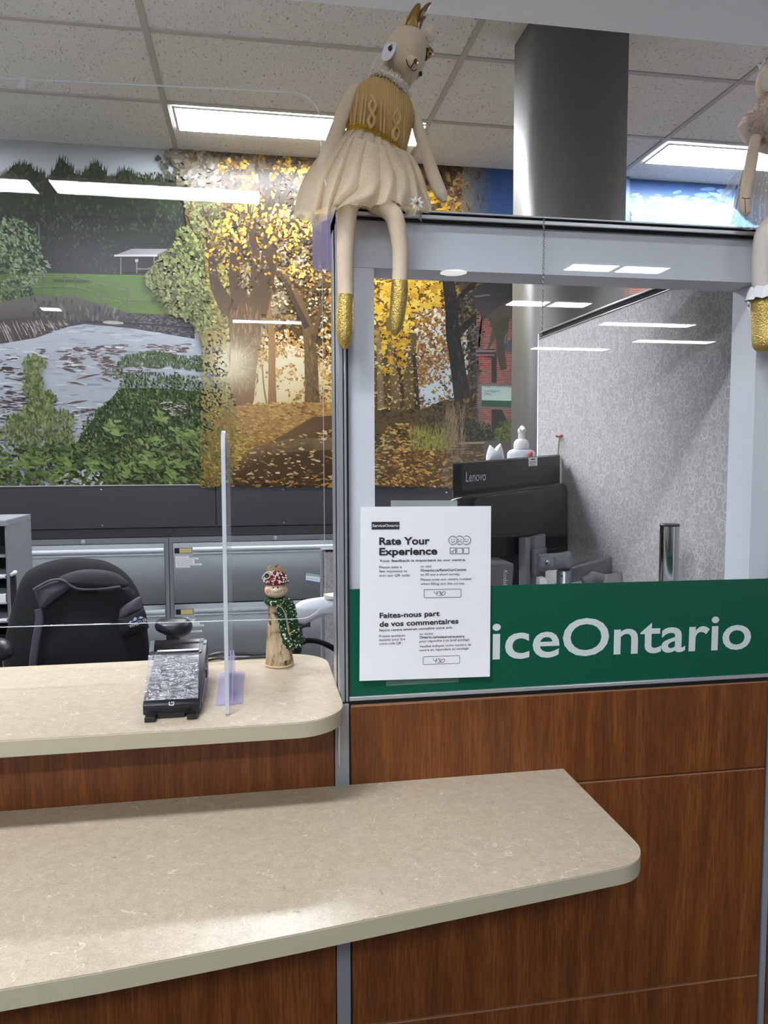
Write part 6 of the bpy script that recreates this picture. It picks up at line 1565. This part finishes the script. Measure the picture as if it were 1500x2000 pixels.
# fur collar
ca_ = curve(c3([(682, 578), (705, 540), (760, 522), (820, 545), (880, 580), (925, 630), (950, 690), (955, 730)]), 6)
cpts = [puff(x, y, TOR, YD, TD, tc) if False else onY(x, y, YD-.012-.03*math.sin(PI*i/(len(ca_)-1))) for i, (x, y) in enumerate(ca_)]
b = MB(); b.tube(cpts, 5.5*PXM, 10); hair(b, cpts, 4.8*PXM, 900, .0062, rnd, .0012); build('fur_collar', b, M_FUR, dl)['kind'] = 'stuff'
b = MB(); b.tube([onY(x, y, YD-.03) for x, y in curve([(741, 106), (733, 116), (726, 130), (721, 150)], 5)], .0006, 6); build('thread', b, M_FELT, dl)
# arms
build('arm', ptube([(698, 165, .03), (688, 182, .022), (674, 212, .015), (664, 240, .012), (652, 272, .01), (640, 302, .005), (630, 326, .0), (627, 336, .0)], [5, 11, 13.5, 14, 14, 14, 11, 4]), M_LINEN, dl)
build('arm', ptube([(806, 218, .035), (812, 234, .03), (821, 264, .028), (832, 298, .025), (842, 330, .022), (853, 360, .02), (863, 382, .018), (869, 394, .016)], [4, 10, 12, 12, 12.5, 13, 11.5, 4]), M_LINEN, dl)
# legs
def leg(pts, rad, bpts, brad):
    o = build('leg', ptube(pts, rad), M_LINEN, dl); build('boot', ptube(bpts, brad), M_GOLD, o, label='gold glitter boot')
leg([(700, 372, .03), (690, 390, -.012), (680, 408, -.034), (677, 430, -.036), (675, 470, -.034), (674, 520, -.032), (675, 556, -.030), (675, 576, -.030)], [14, 17, 18, 17.5, 16.5, 15, 15, 15],
    [(675, 569, -.030), (675, 574, -.030), (674, 600, -.030), (673, 628, -.030), (673, 650, -.031), (673, 668, -.032), (674, 679, -.033), (674, 682, -.033)], [13.5, 14.8, 16, 17, 16, 12, 6, 1.5])
leg([(700, 380, .03), (725, 395, .0), (750, 406, -.024), (768, 420, -.036), (776, 445, -.036), (782, 485, -.033), (782, 520, -.031), (781, 550, -.030)], [14, 16, 17, 17, 16.5, 15.5, 15, 15],
    [(781, 543, -.030), (781, 548, -.030), (780, 575, -.030), (777, 605, -.030), (774, 628, -.030), (772, 644, -.031), (771, 653, -.032), (771, 656, -.033)], [13.5, 15, 16, 15.5, 14, 10, 5, 1.5])
# skirt
WA = curve([(674, 254), (692, 251), (713, 254), (738, 264), (762, 277), (787, 294)], 12)
MI = curve([(602, 336), (628, 342), (652, 346), (690, 352), (728, 356), (768, 350), (806, 346), (818, 326)], 12)
HE = curve([(574, 424), (596, 432), (618, 432), (640, 424), (655, 408), (690, 404), (726, 398), (762, 398), (790, 408), (818, 424), (845, 417)], 12)
def samp(c, t_):
    t_ = max(0, min(1, t_))*(len(c)-1); i = min(int(t_), len(c)-2); f = t_-i
    return tuple(a*(1-f)+e*f for a, e in zip(c[i], c[i+1]))
def skirt_rows(nu, nv, amp, freq, seed, y0, bulge, hemx=1.0, back=False):
    rows = []
    for j in range(nv+1):
        v = j/nv*hemx; rw = []
        for i in range(nu+1):
            u_ = i/nu
            a, m_, h = samp(WA, u_), samp(MI, u_), samp(HE, u_)
            x = (1-v)**2*a[0]+2*v*(1-v)*(2*m_[0]-.5*a[0]-.5*h[0])+v*v*h[0]; y = (1-v)**2*a[1]+2*v*(1-v)*(2*m_[1]-.5*a[1]-.5*h[1])+v*v*h[1]
            nz = mnoise.noise((u_*3.1, v*1.3, seed))
            ph = 2*PI*(u_*freq+1.15*mnoise.noise((u_*2.6, v*.9, seed+5))+.35*mnoise.noise((u_*6, v*2.2, seed+2)))
            ruf = math.sin(ph)*(.35+.65*abs(mnoise.noise((u_*4, .2, seed+9)))*1.6)
            x += 5*nz*v; y += 5*mnoise.noise((u_*9, 3.3, seed))*v*v
            fold = 1-2*abs(math.sin(ph*.5))**.7
            yw = puff(a[0], a[1], TOR, YD, TD, tc).y+.0005-(YD-.004-y0)
            yo = y0-bulge*math.sin(PI*min(1, max(0, u_)))*(.5+.5*min(1, v*1.3))
            k_ = min(1, v*2.2); k_ = k_*k_*(3-2*k_)
            Y = yw*(1-k_)+yo*k_+amp*(.5*ruf+.7*fold)*(.12+.88*v)
            y += 12*fold*v*v*(abs(mnoise.noise((u_*5, 7.7, seed)))*2)
            rw.append(onY(x, y, Y))
        rows.append(rw)
    return rows
b = MB(); b.grid(skirt_rows(190, 26, .020, 6, 1.7, YD-.004, .072)); sk = build('tulle_skirt', b, M_TULLE, dl, sharp=180, recalc=False)
b = MB(); b.grid(skirt_rows(120, 16, .006, 7, 6.2, YD+.012, .050, .9)); build('skirt_lining', b, M_LINING, sk, sharp=180, recalc=False)
b = MB(); b.grid([[p+Vector((0, .0, 0)) for p in r] for r in skirt_rows(190, 26, .020, 7, 3.1, YD-.012, .080, 1.04)][2:]); build('tulle_overlay', b, M_TULLE2, sk, sharp=180, recalc=False)
# back of the skirt so it is a whole garment
rows = []
for j in range(9):
    v = j/8; rw = []
    for i in range(41):
        u_ = i/40; a, h = samp(WA, u_), samp(HE, u_)
        x = a[0]*(1-v)+h[0]*v; y = a[1]*(1-v)+min(h[1], 404)*v
        rw.append(onY(x, y, YD+.01+.035*math.sin(PI*u_)*(.4+.6*v)+.006*math.sin(u_*50)*v))
    rows.append(rw)
b = MB(); b.grid(rows); build('skirt_back', b, M_LINING, sk, sharp=180, recalc=False)
b = MB(); b.tube([onY(x, y, YD-.06) for x, y in curve([(634, 350), (637, 362), (641, 374), (640, 390)], 5)], .0011, 6); build('ribbon', b, M_FELT, sk)
fl_ = onY(814, 397, YD-.052); b = MB()
for k in range(8):
    a = 2*PI*k/8+.2; d_ = Vector((math.cos(a), 0, math.sin(a))); s_v = Vector((-d_.z, 0, d_.x))
    r = 15*PXM; pillow(b, [fl_+d_*r*.15, fl_+d_*r*.5+s_v*r*.24, fl_+d_*r*.8+s_v*r*.12, fl_+d_*r, fl_+d_*r*.8-s_v*r*.12, fl_+d_*r*.5-s_v*r*.24], FRONT, .0014)
flw = build('flower', b, plain('white_satin', rgb(236, 236, 234), .4), sk); b = MB(); b.ball(fl_+Vector((0, -.003, 0)), 3.2*PXM); build('bead', b, plain('gold_bead', rgb(206, 176, 84), .15, 1), flw)

# ================= second doll at the right edge
d2 = thing('fawn_doll', 'doll in white fur cape and dotted tulle with gold boot, cut by the right edge', 'doll', onY(1500, 450, YD))
b = MB(); pillow(b, [onY(x, y, YD) for x, y in curve([(1478, 162), (1486, 138), (1505, 122), (1530, 116), (1552, 124), (1566, 146), (1564, 170), (1548, 190), (1520, 198), (1494, 196), (1482, 184), (1478, 162)], 4)[:-1]], FRONT, .042); h2 = build('head', b, M_LINEN, d2)
b = MB(); pillow(b, [onY(x, y, YD-.032) for x, y in curve([(1487, 150), (1496, 140), (1508, 142), (1514, 158), (1508, 174), (1494, 178), (1486, 168), (1487, 150)], 4)[:-1]], (FRONT+Vector((-.4, 0, 0))).normalized(), .003); build('eye_patch', b, plain('pale_felt', rgb(222, 212, 196), .9), h2)
b = MB(); b.ball(onY(1550, 160, YD-.04), .004); build('eye', b, M_BLACK, h2)
b = MB(); b.ball(onY(1528, 172, YD-.045), (.011, .012, .009)); build('muzzle', b, M_LINEN, h2)
rnd = random.Random(8); b = MB()
for k in range(9):
    x = 1483+rnd.uniform(0, 40); y = 134-rnd.uniform(0, 14); p = [onY(x+rnd.uniform(-8, 10), y+rnd.uniform(-12, 10), YD-.02+rnd.uniform(-.01, .02)) for _ in range(4)]
    b.face(p[:3]); b.face([p[0], p[2], p[3]])
build('tinsel_band', b, veil('silver_tinsel', rgb(226, 228, 232), .6, .12), d2)
cap_o = curve([(1444, 246), (1452, 230), (1468, 210), (1484, 196), (1500, 190), (1536, 188), (1566, 206), (1588, 250), (1566, 284), (1530, 300), (1506, 300), (1489, 294), (1474, 281), (1462, 277), (1455, 266), (1444, 246)], 4)[:-1]
b = MB(); op = [onY(x, y, YD) for x, y in cap_o]; pillow(b, op, FRONT, .058, rings=6)
cc_ = onY(1515, 245, YD); pts_ = []
for k in range(900):
    q = rnd.choice(op); s = math.sqrt(rnd.uniform(.0, 1.0)); pts_.append(cc_+(q-cc_)*s+FRONT*(.056*math.sqrt(max(0, 1-s*s))))
hair(b, pts_, .001, 4200, .011, rnd, .0016, (-.1, -.3, -.7)); build('fur_cape', b, plain('cream_fur', rgb(222, 206, 192), .95, var=.08), d2)['kind'] = 'stuff'
build('arm', ptube([(1476, 268, .0), (1470, 300, -.005), (1464, 335, -.01), (1458, 368, -.012), (1456, 395, -.014), (1457, 414, -.015), (1458, 421, -.015)], [10, 11.5, 11.5, 11, 10.5, 8.5, 2]), M_LINEN, d2)
b = MB(); b.tube([onY(x, y, -.028) for x, y in curve([(1449, 386), (1456, 388), (1465, 387)], 4)], .0006, 5); b.tube([onY(1455, 388, -.028), onY(1456, 416, -.028)], .0006, 5); build('hand_seam', b, M_STCH, d2)
def m_dots():
    t = NT('dotted_white_tulle'); co = t.coord(); tr_ = t.n('ShaderNodeBsdfTransparent')
    vo = t.n('ShaderNodeTexVoronoi', i_Vector=co, i_Scale=75, i_Randomness=.4).outputs['Distance']
    dot = t.ramp(vo, [(.14, 1.0), (.19, 0.0)])
    col = t.mix(dot, rgb(206, 202, 196), rgb(250, 250, 248)); d_ = t.n('ShaderNodeBsdfPrincipled', i_Base_Color=col, i_Roughness=.8); tl_ = t.n('ShaderNodeBsdfTranslucent', i_Color=col)
    m1 = t.n('ShaderNodeMixShader', i_0=.35, i_1=d_.outputs[0], i_2=tl_.outputs[0])
    f = t.math('MAXIMUM', t.math('MULTIPLY', dot, .9), .58); m2_ = t.n('ShaderNodeMixShader', i_0=f, i_1=tr_.outputs[0], i_2=m1.outputs[0]); t.t.links.new(m2_.outputs[0], t.out.inputs[0]); return t.m
M_DOT = m_dots()
def drape(wl, hl, Y0_, bulge, amp, fr_, seed, nu=80, nv=14):
    rows = []
    for j in range(nv+1):
        v = j/nv; rw = []
        for i in range(nu+1):
            u_ = i/nu; a, h = samp(wl, u_), samp(hl, u_); w_ = v**.8
            rw.append(onY(a[0]*(1-w_)+h[0]*w_+5*mnoise.noise((u_*4, v*2, seed)), a[1]*(1-v)+h[1]*v+4*mnoise.noise((u_*8, 1, seed))*v, Y0_-bulge*math.sin(PI*u_)*(.4+.6*v)+amp*math.sin(2*PI*fr_*u_+3*mnoise.noise((u_*3, v, seed)))*v))
        rows.append(rw)
    return rows
wl = curve([(1462, 300), (1480, 300), (1510, 306), (1560, 300)], 8); hl = curve([(1427, 438), (1450, 446), (1480, 452), (1520, 455), (1590, 452)], 8)
b = MB(); b.grid(drape(wl, hl, YD+.005, .055, .012, 7, 2.2)); dr_ = build('tulle_dress', b, M_DOT, d2, sharp=180, recalc=False)
b = MB(); b.grid(drape(wl, curve([(1432, 400), (1450, 425), (1490, 440), (1580, 438)], 8), YD+.015, .035, .010, 5, 4.2)); build('dress_lining', b, veil('white_lining', rgb(222, 218, 210), .85, .9), dr_, sharp=180, recalc=False)
b = MB(); b.grid(drape(curve([(1458, 322), (1452, 330), (1446, 342)], 8), curve([(1426, 356), (1414, 372), (1406, 394), (1430, 398)], 8), YD+.02, .01, .006, 3, 7.2, 30, 8)); build('tulle_wisp', b, veil('sheer_tulle', rgb(226, 226, 228), .4, .8, 600), dr_, sharp=180, recalc=False)
def leg2(dx):
    o = build('leg', ptube([(1520+dx, 425, .02), (1506+dx, 440, -.015), (1496+dx, 462, -.036), (1491+dx, 500, -.036), (1490+dx, 540, -.033), (1492+dx, 570, -.032)], [16, 20, 22, 21, 21, 21]), plain('white_tights', rgb(214, 204, 194), .9, bump=.3), d2)
    build('boot', ptube([(1493+dx, 566, -.032), (1493+dx, 575, -.032), (1493+dx, 600, -.033), (1494+dx, 630, -.034), (1495+dx, 655, -.035), (1496+dx, 674, -.036), (1497+dx, 685, -.036), (1497+dx, 688, -.036)], [21, 24, 25.5, 25, 26, 25, 16, 4]), M_GOLD, o, label='gold glitter boot')
    b = MB(); rows = []
    for j in range(5):
        rw = []
        for i in range(73):
            a = 2*PI*i/72; rr = (25+3.2*math.sin(a*13+j)+j*2.0)*PXM; c_ = onY(1492+dx, 562+j*6, -.033)
            rw.append(c_+Vector((rr*math.cos(a), rr*math.sin(a), (1.5*math.sin(a*9))*PXM)))
        rows.append(rw)
    b.grid(rows); b.grid([[onY(1466+dx-q[0], 590+q[1], -.045) for q in r] for r in (((0, 0), (4, 4), (7, 12)), ((8, -2), (2, 8), (1, 20)))])
    build('frill', b, M_FELT, o, sharp=180, recalc=False)
leg2(0); leg2(62)
# ------------------------------------------------------------------ world and view
w = bpy.data.worlds.new('room_air'); SC.world = w; w.use_nodes = True
w.node_tree.nodes['Background'].inputs[0].default_value = (.5, .52, .55, 1); w.node_tree.nodes['Background'].inputs[1].default_value = .15
SC.view_settings.view_transform = 'Standard'; SC.view_settings.look = 'None'
SC.view_settings.exposure = EXPOSURE; SC.view_settings.gamma = 1; SC.view_settings.use_curve_mapping = False
cy = SC.cycles
cy.max_bounces = 10; cy.diffuse_bounces = 5; cy.glossy_bounces = 4; cy.transmission_bounces = 6; cy.transparent_max_bounces = 24
cy.caustics_reflective = False; cy.caustics_refractive = False
cy.sample_clamp_indirect = 6
try: cy.use_denoising = True; cy.denoiser = 'OPENIMAGEDENOISE'
except Exception: pass
